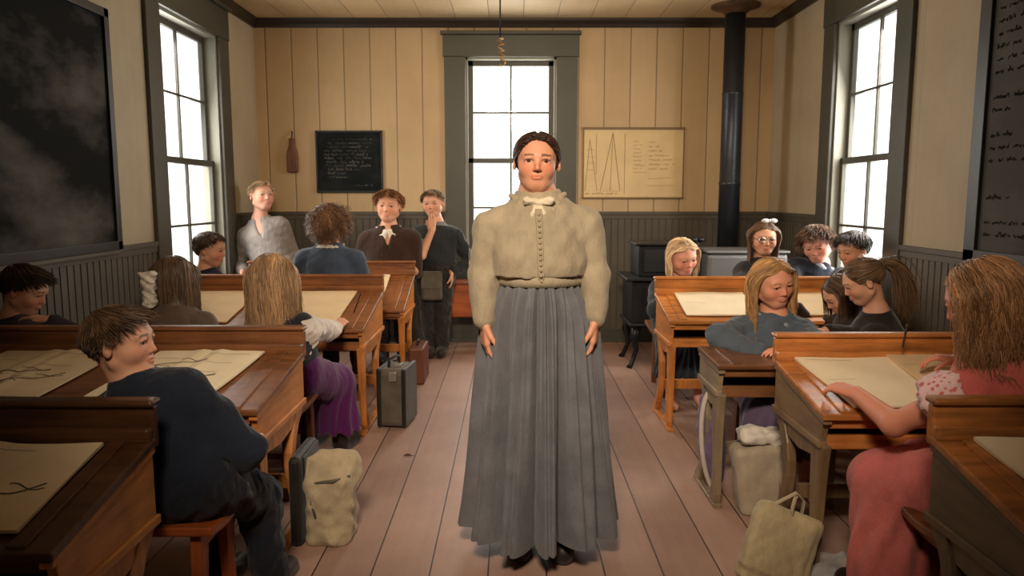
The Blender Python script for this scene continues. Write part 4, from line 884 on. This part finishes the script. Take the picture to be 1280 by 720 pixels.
# satchel hung on the leg of the right desk
M_tanc = cloth('tan_canvas', srgb(184, 166, 130), .2, .6)
r = empty('satchel', (.925, 2.44, 0), 'tan canvas satchel slumped against the front leg of the right desk', 'satchel', rot=(0, 0, .1))
Rm = rotm((0, 1, 0), 22) @ rotm((1, 0, 0), -10)
G = Field((-.25, -.15, -.03), (.25, .15, .42), .005); G.op(rbox((0, 0, .15), (.10, .012, .115), .024, Rm), .02); G.op(rbox((-.02, -.02, .17), (.095, .006, .085), .018, Rm), .02); G.disp(wrinkles(15, .004, .14)); G.disp(wrinkles(16, .001, .05)); G.cut((0, 0, -1), 0); softmesh('bag', G, M_tanc, r)
m = MB(); m.tube([(-.06, .0, .27), (-.02, .01, .31), (.05, .0, .35), (.09, .02, .31), (.08, .02, .24)], .009, 6, flat=.5); m.tube([(.05, 0, .34), (.04, .0, .3), (.03, -.01, .26)], .008, 6, flat=.5); ob('strap', m, M_canvas, r, smooth=True)
r = empty('shoulder_bag', (.93, 3.36, 0), 'tall lilac bag with a pale rim leaning by the narrow desk', 'bag'); G = Field((-.15, -.15, -.02), (.15, .15, .6), .006); G.op(ell((0, 0, .235), (.06, .085, .24), rotm((0, 1, 0), -6)), .01); G.disp(wrinkles(25, .004, .08)); G.cut((0, 0, -1), 0); softmesh('bag', G, cloth('lilac_cloth', srgb(112, 90, 124), .2, .6), r)
m = MB(); m.tube([(-.062 * math.cos(t) - .02 * math.sin(t) + .0, -.088 * math.cos(t) * .2 - .05, .24 + .235 * math.sin(t)) for t in np.linspace(-1.3, 1.7, 24)], .011, 6); ob('pale_rim', m, cloth('pale_lining', srgb(196, 180, 168)), r, smooth=True)
r = empty('canvas_bag', (1.07, 3.1, 0), 'pale canvas bag under the narrow desk with a white cloth in its mouth', 'bag'); G = Field((-.2, -.2, -.02), (.2, .2, .45), .006); G.op(rbox((0, 0, .15), (.07, .03, .12), .035, rotm((0, 1, 0), -8)), .02); G.disp(wrinkles(35, .003, .12)); G.cut((0, 0, -1), 0); softmesh('bag', G, cloth('pale_canvas', srgb(170, 154, 132)), r)
G = Field((-.2, -.2, .2), (.2, .2, .5), .006); G.op(rbox((-.0, 0, .335), (.075, .04, .008), .018), .02); G.op(ell((-.04, 0, .36), (.05, .04, .02)), .02); G.disp(wrinkles(36, .006, .06)); softmesh('white_cloth', G, cloth('white_linen', srgb(214, 204, 190)), r)
G = Field((-.2, -.2, -.02), (.2, .2, .2), .006); G.op(ell((0, 0, .03), (.11, .12, .05)), .02); G.disp(wrinkles(45, .012, .09)); G.cut((0, 0, -1), 0); o = softmesh('cloth_bundle', G, cloth('pale_grey_linen', srgb(160, 154, 150)), None); o.location = (1.16, 2.5, 0); tag(o, 'pale grey cloth bundle on the floor beneath the desk of the girl in pink', 'cloth')
m = MB(); m.add([(0, 0, .006), (.02, -.008, .010), (.04, 0, .006), (.022, .010, .012), (.0, .0, .002), (.02, -.008, .006), (.04, 0, .002), (.022, .010, .008)], [(0, 1, 2, 3), (7, 6, 5, 4), (0, 4, 5, 1), (1, 5, 6, 2), (2, 6, 7, 3), (3, 7, 4, 0)]); m.tube([(.04, 0, .005), (.055, .004, .004)], .0015, 5); o = ob('dry_leaf', m, plain('dry_leaf', srgb(70, 30, 22), .8)); o.location = (-.57, 3.78, 0); tag(o, 'tiny dry red-brown leaf lying on the floor planks in the aisle', 'leaf')
# ------------------------------------------------------------ people
C = lambda n, r, g, b, **k: cloth(n, srgb(r, g, b), **k)
def tup(v): return (v[0], v[1], v[2])
BROWN = (.045, .022, .011); LBROWN = (.21, .115, .05); BLOND = (.42, .27, .13); DARK = (.022, .013, .009); AUB = (.11, .045, .02); DBLOND = (.26, .155, .075)
leather = cloth('shoe_leather', srgb(40, 30, 24), .2, .2, .45)
# ---- the teacher
bl = C('beige_linen', 164, 149, 125, wrinkle=.6)
T_ = person('woman in a long grey pleated dress standing in the middle of the aisle', dict(
    S=1.58, adult=True, hh=.212, face=180, stand=True, head=tup(at(671, 203, 2.72)), neck=tup(at(672, 250, 2.75)), pelvis=(.105, 2.76, .90), look=(0, 2, -2), seed=3, sw=.110, thick=.84, bust=True, armk=.9, ua=.186, fa=.166,
    hands={1: dict(at=tup(at(603, 441, 2.66)), pole=(-.8, .4, 0), palm=(1, .3, 0), curl=24, dir=(.05, -.08, -1)), -1: dict(at=tup(at(748, 436, 2.66)), pole=(.8, .4, 0), palm=(-1, .3, 0), curl=26, dir=(-.05, -.08, -1))},
    legs={1: dict(at=(.03, 2.82, .08)), -1: dict(at=(.19, 2.80, .08))}, vox=.006, hvox=.0032, skin=srgb(206, 146, 116), iris=(.035, .022, .015),
    wear=[('top', bl, dict(name='blouse', off=.016, amp=.003, wl=.07, vox=.0055, sleeve=.97, zmin=1.072, ks=.012, vneck=.35)), ('collar', C('collar_linen', 168, 152, 126), dict(flap=.06, vox=.004)), ('shoes', leather)],
    hair=('tied', (.04, .02, .012), 1.3, 900, .0016, dict(tie=(0, -.46, .0), lift=.12))))
root = T_['root']; nb, sp, ft, rtt, S = T_['nb'], T_['sp'], T_['ft'], T_['rtt'], T_['S']
# pleated skirt
def skirt(name, parent, c, levels, nfold, mat, seed=1, amp=1.):
    q = random.Random(seed); ph = [q.uniform(0, 6.28) for _ in range(6)]; n = 420; m = 46; v = []
    for j in range(m + 1):
        t = j / m
        z = np.interp(t, [l[0] for l in levels], [l[1] for l in levels]); rx = np.interp(t, [l[0] for l in levels], [l[2] for l in levels]); ry = np.interp(t, [l[0] for l in levels], [l[3] for l in levels])
        for i in range(n):
            a = 2 * math.pi * i / n; w = a + .05 * math.sin(3 * a + ph[0] + t * 1.2) + .035 * math.sin(7 * a + ph[1] - t)
            p = math.sin(w * nfold + ph[2]); p = 2 * abs(math.sin(w * nfold * .5 + ph[2])) ** .6 - 1; p2 = math.sin(w * nfold * .5 + ph[3] + t * .7); p3 = math.sin(w * nfold * 1.9 + ph[4])
            k = 1 + 3.0 * amp * ((.045 - .008 * t) * p * min(1, .2 + t * 9) + (.015 + .06 * t) * p2 * min(1, t * 6) + .022 * (1 - t) * p3 * min(1, t * 9))
            dz = .010 * math.sin(4 * a + ph[5]) * t
            v.append((c[0] + math.cos(a) * rx * k, c[1] + math.sin(a) * ry * k, z + dz))
    f = [(j * n + i, (j + 1) * n + i, (j + 1) * n + (i + 1) % n, j * n + (i + 1) % n) for j in range(m) for i in range(n)]; f.append(tuple(range(n)))
    me = bpy.data.meshes.new(name); me.from_pydata(v, [], f); me.update(); o = link(name, me, mat, parent, smooth=True); return o
c0 = T_['pel']
skirt('skirt', root, (0., 0.), [(0, 1.06, .152, .126), (.04, 1.02, .160, .134), (.15, .92, .184, .158), (.5, .57, .218, .198), (1, .10, .256, .238)], 24, C('slate_wool', 104, 103, 107, wrinkle=.5, var=.2), 5)
m = MB(); W0 = [(.114 * math.cos(a), .095 * math.sin(a)) for a in np.linspace(0, 2 * math.pi, 40)]
m.lathe([(1.0, -.022), (1.04, 0), (1.0, .022)], n=48); mb2 = MB(); mb2.add([(x * .166, y * .140, z + 1.058) for x, y, z in m.v], m.f); ob('waistband', mb2, bl, root, smooth=True)
# buttons down the placket, and the bow
pl = MB(); bt = MB(); bt_pts = []
for i in range(9):
    z = 1.075 + i * .03
    q = 0
    bt_pts.append(z)
Gt = bpy.data.objects[[c.name for c in root.children if c.name.startswith('blouse')][0]]
vs = np.array([v.co[:] for v in Gt.data.vertices]); 
def front(x, z): k = (np.abs(vs[:, 0] - x) < .012) & (np.abs(vs[:, 2] - z) < .012); return float(vs[k, 1].min()) if k.any() else -.12
xs = float(nb[0])
pts = [(xs * (z - 1.04) / (1.3 - 1.04) * 1. + .0, front(xs * (z - 1.04) / .26, z) - .001, z) for z in np.linspace(1.06, 1.315, 14)]
v = []; 
for p in pts: v += [(p[0] - .012, p[1] + .003, p[2]), (p[0] - .010, p[1] - .004, p[2]), (p[0] + .010, p[1] - .004, p[2]), (p[0] + .012, p[1] + .003, p[2])]
pl.add(v, [(4 * i + k, 4 * i + 4 + k, 4 * i + 5 + k, 4 * i + 1 + k) for i in range(13) for k in range(3)]); ob('placket', pl, bl, root)
for p in pts[:-1]:
    m = MB(); m.sphere((p[0], p[1] - .006, p[2]), (.006, .004, .006), 10, 6); ob('button', m, plain('bone_button', srgb(150, 130, 100), .4, .1) if 'bone_button' not in bpy.data.materials else bpy.data.materials['bone_button'], root, smooth=True)
G = Field(tuple(nb + np.array([-.12, -.16, -.12])), tuple(nb + np.array([.12, .05, .08])), .0035); cb = nb + ft * .098 - np.array([0, 0, .006])
for s in (-1, 1):
    G.op(rc(cb, cb + np.array([.04 * s, -.004, .006]), .009, .016), .008); G.op(rc(cb + np.array([0, -.004, -.002]), cb + np.array([.022 * s, -.008, -.045]), .007, .012), .008)
    G.op(rc(cb + np.array([0, .0, .0]), nb + rtt * .045 * s + ft * .03 + np.array([0, 0, .03]), .008, .008), .008)
G.op(ell(cb, (.011, .010, .011)), .006); G.disp(wrinkles(77, .002, .03)); softmesh('neck_bow', G, C('ivory_cotton', 222, 206, 180), root)
G = Field(tuple(T_['hd'] - .2), tuple(T_['hd'] + .2), .005); bc = T_['hd'] + T_['Rh'] @ np.array([0, -.52, -.05]) * .212; G.op(ell(bc, (.05, .035, .045)), .01); V, Fq = G.mesh()
link('hair_bun', tomesh('hair_bun', V, Fq, np.repeat(np.array([[.03, .015, .009]]), len(V), 0)), HAIR, root)

def seated(label, **k):
    k.setdefault('S', 1.3); k.setdefault('hh', .215); return person(label, k)
desk_hands = lambda a, b, y=0: {-1: dict(at=a), 1: dict(at=b)}
A_ = lambda x, y, d: tup(at(x, y, d))
# ---- left side
seated('boy in a navy shirt seated nearest on the left, head turned to the right', S=1.32, hh=.212, face=8, head=A_(153, 428, 2.12), neck=A_(170, 480, 2.11), pelvis=(-.97, 2.10, .53), look=(78, 4, 0), seed=4, thick=1.08,
    hands={1: dict(at=(-.84, 2.30, .585), pole=(.5, -.7, -.2), palm=(0, 0, -1), dir=(-.1, 1, -.1)), -1: dict(at=(-1.30, 2.50, .70), pole=(-.8, -.4, -.3), palm=(0, 0, -1), dir=(.2, 1, .1))}, vox=.006, hvox=.0035,
    wear=[('top', C('navy_cotton', 32, 38, 52, wrinkle=.8), dict(off=.018, amp=.006, wl=.1)), ('trousers', C('dark_blue_twill', 30, 34, 46, wrinkle=.8), dict(off=.024)), ('shoes', leather)], hair=('short', (.10, .056, .03), .26, 3200, .0013, dict(lift=.45, fringe=.1)))
seated('dark haired boy resting at the far left edge of the photo, eyes lowered', S=1.25, face=40, head=A_(32, 362, 3.2), pelvis=(-2.05, 3.2, .5), look=(42, -22, 0), seed=6, hh=.208, neck=A_(18, 402, 3.18),
    hands={1: dict(at=A_(62, 400, 3.14), palm=(0, 0, -1), dir=(-1, -.1, .2), pole=(.6, .3, -.6)), -1: dict(at=A_(5, 412, 3.12), palm=(0, 0, -1), dir=(1, .1, 0), pole=(-.3, .2, -.6))}, vox=.008, hvox=.005,
    wear=[('top', C('dark_plum_cotton', 60, 52, 62), dict(off=.016)), ('trousers', C('brown_wool', 50, 42, 36))], hair=('short', (.04, .022, .012), .30, 1500, .0020, dict(lift=.5, fringe=.1)))
g = seated('girl with long dark hair and a white lace ribbon, seated by the left wall', S=1.28, face=-15, head=A_(217, 348, 3.62), pelvis=(-1.66, 3.58, .5), look=(-15, -18, 0), seed=7,
    hands={1: dict(at=A_(240, 385, 3.9), palm=(0, 0, -1), dir=(-.5, 1, .3)), -1: dict(at=A_(185, 392, 3.85), palm=(0, 0, -1), dir=(.3, 1, .3))}, vox=.008, hvox=.005,
    wear=[('top', C('dull_brown_cotton', 92, 76, 62), dict(off=.014)), ('skirt', C('brown_skirt_wool', 80, 64, 54), dict(hem=.2))], hair=('long', (.10, .058, .032), 1.6, 1700, .0022, dict(lift=.3, curl=.1, flare=.15)))
G = Field((-.25, -.2, .7), (.1, .2, 1.2), .005); p0 = v3(A_(186, 352, 3.5)) - g['base']; 
G.op(ell(p0, (.032, .03, .045)), .01); G.op(ell(p0 + np.array([-.025, 0, .03]), (.022, .02, .014)), .01); G.op(rc(p0, p0 + np.array([.0, .0, -.1]), .025, .032), .02); G.op(ell(p0 + np.array([.02, .0, .035]), (.02, .02, .018)), .01); G.disp(wrinkles(88, .005, .03)); softmesh('lace_ribbon', G, C('white_lace', 226, 212, 196, check=(60, (.5, .45, .4))), g['root'])
g = seated('girl with long light hair, dark vest, white sleeves and purple skirt, writing', S=1.34, face=16, head=A_(341, 346, 3.55), neck=A_(350, 392, 3.55), pelvis=(-1.10, 3.55, .5), look=(-8, -10, -4), seed=8, hh=.222,
    hands={1: dict(at=A_(424, 408, 3.98), pole=(.7, -.6, -.5), palm=(-.3, 0, -1), dir=(.25, 1, .35), curl=34), -1: dict(at=A_(300, 412, 3.9), palm=(0, 0, -1), dir=(.3, 1, .1))}, vox=.007, hvox=.0045,
    wear=[('top', C('white_cotton_sleeves', 214, 202, 192, wrinkle=.7), dict(off=.016, sleeve=.78, amp=.007, wl=.05)), ('vest', C('charcoal_wool', 36, 36, 42), dict(off=.024)), ('skirt', C('purple_wool', 84, 24, 82, wrinkle=.7), dict(hem=.13)), ('shoes', leather)],
    hair=('long', (.34, .20, .10), 1.9, 3000, .0019, dict(lift=.3, curl=.14, flare=.28)))
seated('short haired boy in navy behind the left desk, in profile beside the left window', S=1.3, hh=.23, face=60, head=A_(263, 312, 4.95), pelvis=(-1.99, 4.95, .55), look=(28, -6, 0), seed=9,
    hands={1: dict(at=A_(290, 352, 5.15), palm=(0, 0, -1), dir=(0, 1, 0)), -1: dict(at=A_(240, 356, 5.2), palm=(0, 0, -1), dir=(0, 1, 0))}, vox=.009, hvox=.006,
    wear=[('top', C('midnight_cotton', 30, 34, 48), dict(off=.02))], hair=('short', (.085, .05, .03), .22, 1100, .0026, dict(lift=.4)))
seated('curly haired child in a slate blue shirt seen from behind at the farthest left desk', S=1.45, hh=.24, face=0, head=A_(412, 280, 4.97), neck=A_(412, 309, 4.97), pelvis=(-1.22, 4.97, .56), seed=10, thick=1.1, sw=.12,
    hands={1: dict(at=A_(452, 352, 5.25), palm=(0, 0, -1), dir=(0, 1, 0)), -1: dict(at=A_(380, 352, 5.25), palm=(0, 0, -1), dir=(0, 1, 0))}, vox=.009, hvox=.006,
    wear=[('top', C('slate_blue_cotton', 62, 72, 88), dict(off=.02)), ('collar', C('white_collar', 210, 200, 186), dict(flap=.03)), ('trousers', C('blue_grey_wool', 50, 54, 62))], hair=('curly', (.16, .08, .04), .6, 1700, .0026, dict(curl=1.2, lift=.35)))
dkt = C('charcoal_trousers', 46, 42, 40, wrinkle=.8)
person('blond boy in a loose pale grey shirt standing in the back left corner', dict(S=1.5, hh=.245, face=172, stand=True, head=A_(327, 245, 6.22), neck=A_(325, 277, 6.25), pelvis=(-2.0, 6.25, .80), look=(-38, 8, 0), seed=11, vox=.009, hvox=.006, thick=1., sw=.10,
    hands={1: dict(at=A_(303, 338, 6.1), palm=(1, 0, 0), dir=(0, 0, -1)), -1: dict(at=A_(352, 335, 6.1), palm=(-1, 0, 0), dir=(0, 0, -1))}, skin=srgb(226, 172, 148), wear=[('top', C('pale_grey_linen_shirt', 158, 150, 146, wrinkle=.9), dict(off=.026, vneck=True, amp=.002)), ('trousers', dkt), ('shoes', leather)], hair=('short', (.55, .40, .24), .25, 800, .0026, dict(lift=.3))))
person('boy in a brown pullover over a white collar standing at the back', dict(S=1.5, hh=.25, face=178, stand=True, head=A_(486, 258, 5.98), neck=A_(486, 286, 6.0), pelvis=(-.98, 6.02, .80), look=(4, 2, -3), seed=12, vox=.009, hvox=.006, thick=1.1, sw=.125,
    hands={1: dict(at=A_(462, 345, 5.9), palm=(1, 0, 0), dir=(0, 0, -1)), -1: dict(at=A_(507, 334, 5.80), pole=(.15, .4, -1), palm=(-1, 0, 0), dir=(0, .0, -1))},
    wear=[('top', C('brown_knit', 58, 38, 28, wrinkle=.8), dict(name='pullover', off=.024, vneck=True, sleeve=.5)), ('collar', C('white_collar', 232, 220, 204), dict(flap=.07, out=.02)), ('trousers', dkt), ('shoes', leather)], hair=('short', (.26, .115, .05), .34, 1200, .0028, dict(lift=.8, fringe=.12))))
g = person('boy in a dark jacket standing at the back with one hand to his mouth', dict(S=1.45, hh=.225, face=180, stand=True, head=A_(541, 254, 6.3), neck=A_(545, 281, 6.32), pelvis=(-.655, 6.32, .78), look=(8, -4, 4), seed=13, vox=.008, hvox=.006,
    hands={1: dict(at=A_(540, 288, 6.13), pole=(-.1, -.5, -1), palm=(0, 1, .2), dir=(.0, .25, 1), curl=14), -1: dict(at=A_(565, 340, 6.24), pole=(.6, .5, 0), palm=(-1, 0, 0), dir=(0, 0, -1))}, legs={1: dict(at=(-.70, 6.3, .08)), -1: dict(at=(-.60, 6.3, .08))},
    wear=[('top', C('grey_shirt', 120, 116, 110), dict(off=.012, sleeve=.45)), ('vest', C('dark_jacket', 42, 44, 46), dict(name='jacket', off=.026)), ('trousers', dkt, dict(off=.018)), ('shoes', leather)], hair=('short', (.20, .13, .07), .25, 800, .0026, dict(lift=.4))))
G = Field((-.3, -.3, .9), (.3, .3, 1.2), .008); G.op(rc(g['shl'][-1], g['el'][-1], .075, .062), .03); G.op(rc(g['el'][-1], g['wr'][-1], .06, .045), .03)
lo_ = np.minimum(g['wr'][-1], g['shl'][-1]) - .12; hi_ = np.maximum(g['wr'][-1], g['shl'][-1]) + .12; G = Field(lo_, hi_, .008); G.op(rc(g['shl'][-1], g['el'][-1], .07, .056), .03); G.op(rc(g['el'][-1], g['wr'][-1] - (g['wr'][-1] - g['el'][-1]) * .1, .056, .044), .03); G.disp(wrinkles(3, .004, .06)); softmesh('jacket_sleeve', G, C('dark_jacket_sleeve', 42, 44, 46), g['root'])
r = empty('satchel', (-.665, 6.14, 0), 'small grey brown satchel hanging at the front of the boy in the dark jacket', 'satchel'); m = MB(); m.box((-.085, -.035, .50), (.085, .03, .74)); ob('body', m, M_sat, r, bevel=.02); m = MB(); m.box((-.088, -.042, .60), (.088, -.034, .742)); ob('flap', m, M_sat, r, bevel=.004); m = MB(); m.tube([(-.08, .0, .72), (-.1, .04, .82), (-.04, .1, .98), (.05, .08, 1.04)], .009, 6, flat=.5); ob('strap', m, M_dark, r, smooth=True)

# ---- right side
seated('blond child facing the camera before the black stove', S=1.3, hh=.245, face=180, head=A_(853, 321, 4.98), pelvis=(1.13, 5.06, .55), look=(-20, -16, 6), seed=15, vox=.009, hvox=.006, skin=srgb(228, 166, 144),
    hands={1: dict(at=A_(838, 366, 4.72), palm=(0, 0, -1), dir=(.3, -1, 0)), -1: dict(at=A_(880, 366, 4.72), palm=(0, 0, -1), dir=(-.3, -1, 0))}, wear=[('top', C('dark_teal_cotton', 44, 52, 58), dict(off=.018)), ('skirt', C('dark_teal_skirt', 40, 44, 50), dict(hem=.2))], hair=('long', (.62, .42, .24), .8, 1100, .0026, dict(lift=.3)))
g = seated('girl with round glasses and a white hair bow, right of the stove pipe', S=1.32, hh=.235, face=182, head=A_(955, 298, 5.32), pelvis=(1.82, 5.36, .55), look=(4, -4, 0), seed=16, vox=.009, hvox=.006,
    hands={1: dict(at=A_(930, 372, 4.95), palm=(0, 0, -1), dir=(.3, -1, 0)), -1: dict(at=A_(975, 372, 4.95), palm=(0, 0, -1), dir=(-.3, -1, 0))}, wear=[('top', C('dark_grey_cotton', 50, 48, 50), dict(off=.018))], hair=('long', (.13, .07, .035), 1.6, 900, .0028, dict(lift=.3)))
Rh, hd, k = g['Rh'], g['hd'], g['hh']; P_ = lambda x, y, z: tuple(hd + Rh @ (np.array([x, y, z]) * k)); m = MB()
for s in (-1, 1): m.tube([P_(.14 * s + .085 * math.cos(t), .44, .0 + .075 * math.sin(t)) for t in np.linspace(0, 6.283, 17)], .0035, 5)
m.tube([P_(-.05, .44, .0), P_(0, .46, .02), P_(.05, .44, .0)], .003, 5)
for s in (-1, 1): m.tube([P_(.225 * s, .44, .01), P_(.35 * s, .1, .02), P_(.36 * s, -.05, .0)], .003, 5)
ob('glasses', m, plain('silver_wire', (.4, .37, .34), .3, .05, metal=.8), g['root'])
m = MB(); c = P_(-.12, .05, .54)
for s in (-1, 1): m.sphere((c[0] + .028 * s, c[1], c[2]), (.03, .014, .016), 10, 6)
m.sphere(c, .012, 8, 6); ob('hair_bow', m, C('white_ribbon', 225, 222, 220), g['root'], smooth=True)
seated('curly brown haired boy in navy by the right wall, looking down', S=1.32, hh=.245, face=200, head=A_(1021, 305, 5.15), pelvis=(2.0, 5.2, .55), look=(14, -22, 8), seed=17, vox=.009, hvox=.006, skin=srgb(222, 160, 138),
    hands={1: dict(at=A_(990, 366, 4.8), palm=(0, 0, -1), dir=(.3, -1, 0)), -1: dict(at=A_(1035, 366, 4.8), palm=(0, 0, -1), dir=(-.3, -1, 0))}, wear=[('top', C('navy_shirt', 34, 40, 54), dict(off=.018)), ('collar', C('blue_white_collar', 160, 166, 176), dict(flap=.04))], hair=('curly', (.13, .07, .04), .36, 1200, .0027, dict(curl=.9, lift=.7)))
seated('dark haired boy in profile in front of the right window', S=1.28, hh=.23, face=262, head=A_(1066, 312, 4.82), pelvis=(2.10, 4.88, .52), look=(-12, -16, 0), seed=18, vox=.009, hvox=.006,
    hands={1: dict(at=(1.85, 4.86, .74), palm=(0, 0, -1), dir=(-1, -.3, 0)), -1: dict(at=(1.85, 4.74, .8), palm=(0, 0, -1), dir=(-1, -.3, 0))}, wear=[('top', C('black_cotton', 36, 36, 42), dict(off=.018))], hair=('short', (.045, .026, .016), .32, 1200, .0026, dict(lift=.7, fringe=.08)))
blu = C('blue_grey_knit', 88, 98, 110, wrinkle=.7)
g = seated('blonde girl in a blue grey top facing the camera with folded arms', S=1.36, hh=.235, face=184, head=A_(966, 353, 3.55), neck=A_(968, 396, 3.58), pelvis=(1.27, 3.62, .50), look=(-22, -10, 8), seed=19, vox=.006, hvox=.004, skin=srgb(226, 158, 128), lip=(.55, .16, .14),
    hands={1: dict(at=A_(950, 442, 3.28), pole=(-1, -.3, .15), palm=(0, 0, -1), dir=(1, -.1, .05), curl=20), -1: dict(at=A_(990, 436, 3.22), pole=(.8, .0, -.1), palm=(0, 0, -1), dir=(-1, -.05, -.05), curl=20)},
    wear=[('top', blu, dict(off=.022, amp=.006, wl=.07, sleeve=.97)), ('collar', C('pale_blue_collar', 150, 156, 164), dict(flap=.05)), ('skirt', C('mauve_skirt', 96, 80, 104), dict(hem=.2))], hair=('long', (.46, .25, .10), 1.45, 1800, .0019, dict(lift=.25, curl=.12, flare=.12)))
g = seated('girl with a brown ponytail bent over in profile behind the right desk', S=1.3, hh=.22, face=300, head=A_(1078, 352, 3.58), pelvis=(1.82, 3.62, .50), neck=A_(1096, 394, 3.58), look=(-20, -24, 0), seed=20, vox=.007, hvox=.005,
    hands={1: dict(at=(1.50, 3.50, .72), palm=(0, 0, -1), dir=(-1, .1, 0)), -1: dict(at=(1.60, 3.36, .72), palm=(0, 0, -1), dir=(-1, .2, 0))}, wear=[('top', C('black_brown_cotton', 44, 36, 32), dict(off=.018))], hair=('tied', (.14, .08, .04), 1.2, 1400, .0022, dict(tie=(.0, -.42, .22), lift=.3)))
p0 = g['hd'] + g['Rh'] @ np.array([0, -.44, .22]) * g['hh']; bk = g['Rh'] @ np.array([.1, -1, .2])
locks('ponytail', g['root'], p0, bk, .36, 420, .0022, (.17, .095, .045), 21, spread=.05, colliders=g['col'])
m = MB(); m.lathe([(.018, -.008), (.024, 0), (.018, .008)], n=14); mm = MB(); B_ = basis(bk); mm.add([tuple(p0 + B_ @ np.array([x, z, y])) for x, y, z in m.v], m.f); ob('hair_tie', mm, C('pale_hair_tie', 216, 196, 176), g['root'], smooth=True)
seated('child with a bowed dark head hidden behind the girl with the ponytail', S=1.2, hh=.21, face=268, head=A_(1050, 368, 3.98), pelvis=(1.86, 3.93, .48), neck=A_(1072, 385, 3.97), look=(0, -35, 0), seed=22, vox=.009, hvox=.007,
    hands={1: dict(at=(1.62, 4.2, .74), palm=(0, 0, -1), dir=(-1, .3, 0)), -1: dict(at=(1.6, 3.9, .62), palm=(0, 0, -1), dir=(-1, .2, 0))}, wear=[('top', C('dark_brown_cotton', 52, 40, 32), dict(off=.018))], hair=('long', (.09, .05, .028), .9, 700, .0026, dict(lift=.3)))
pink = C('coral_pink_cotton', 206, 104, 96, wrinkle=.7)
g = seated('girl in a coral pink lace sleeved dress writing at the right desk', S=1.42, hh=.235, face=336, head=A_(1228, 374, 2.14), neck=A_(1240, 440, 2.13), pelvis=(1.50, 2.10, .53), look=(-26, -20, 0), seed=24, vox=.0055, hvox=.0045, skin=srgb(214, 140, 112), ua=.23, fa=.21, sw=.105,
    hands={-1: dict(at=(1.15, 2.42, .705), pole=(-.5, -.3, -.9), palm=(.2, .1, -1), dir=(-.42, .8, .08), curl=26), 1: dict(at=A_(1172, 447, 2.78), pole=(.6, .2, -.6), palm=(-.2, 0, -1), dir=(-.85, .25, .05), curl=36)},
    legs={-1: dict(at=(1.20, 2.26, .10)), 1: dict(at=(1.42, 2.42, .10))},
    wear=[('top', pink, dict(name='dress_bodice', off=.014, sleeve=.08, amp=.004)), ('skirt', C('coral_skirt', 206, 112, 106, wrinkle=.8), dict(hem=.12)), ('shoes', leather)], hair=('long', (.30, .15, .066), 1.2, 3200, .0017, dict(lift=.5, curl=.25, flare=.12)))
lace = C('pink_lace', 240, 200, 200, check=(55, srgb(206, 110, 104)))
for s in (-1, 1):
    a, e = g['shl'][s], g['el'][s]; d = unit(e - a); pp_ = a - d * .03; B_ = basis(d); m = MB(); n = 48; v = []
    for j in range(8):
        t = j / 7
        for i in range(n):
            an_ = 2 * math.pi * i / n; rr = .060 + .028 * math.sin(t * 2.0) + (.006 * t) * math.sin(an_ * 13) + .003 * math.sin(an_ * 7 + j); v.append(tuple(pp_ + d * (.0 + .115 * t) + B_ @ np.array([math.cos(an_) * rr, 0, math.sin(an_) * rr])))
    m.add(v, [(j * n + i, j * n + (i + 1) % n, (j + 1) * n + (i + 1) % n, (j + 1) * n + i) for j in range(7) for i in range(n)]); o = ob('lace_sleeve', m, lace, g['root'], smooth=True); sm = o.modifiers.new('thickness', 'SOLIDIFY'); sm.thickness = .003
# lace yoke over the shoulder
G = Field(g['lo'], g['hi'], .006); a, b_ = g['shl'][-1], g['sh']
for s in (-1, 1):
    for q in np.linspace(0, 1, 7):
        p = g['shl'][s] * (1 - .15) + g['sh'] * .15 + g['ft'] * (.06 - .13 * q) + np.array([0, 0, .045 - .18 * (q - .35) ** 2]); n_ = g['shl'][s] * .85 + g['sh'] * .15 + g['ft'] * (.06 - .13 * (q + 1 / 6)) + np.array([0, 0, .045 - .18 * (q + 1 / 6 - .35) ** 2]); G.op(rc(p, n_, .017, .017), .01)
G.disp(wrinkles(99, .004, .025)); softmesh('lace_trim', G, lace, g['root'])
def pen(label, hand, tip, top): stick('pencil', label, 'pencil', tip, top, .0042, M_pen)
pen('dark pencil held upright by the girl in pink', None, A_(1128, 436, 2.80), A_(1134, 405, 2.74)); pen('dark pencil between the fingers of the near hand of the girl in pink', None, A_(1038, 490, 2.66), A_(1052, 508, 2.52))
pen('thin brown pen held by the girl with long light hair', None, A_(442, 392, 4.22), A_(451, 366, 4.14))
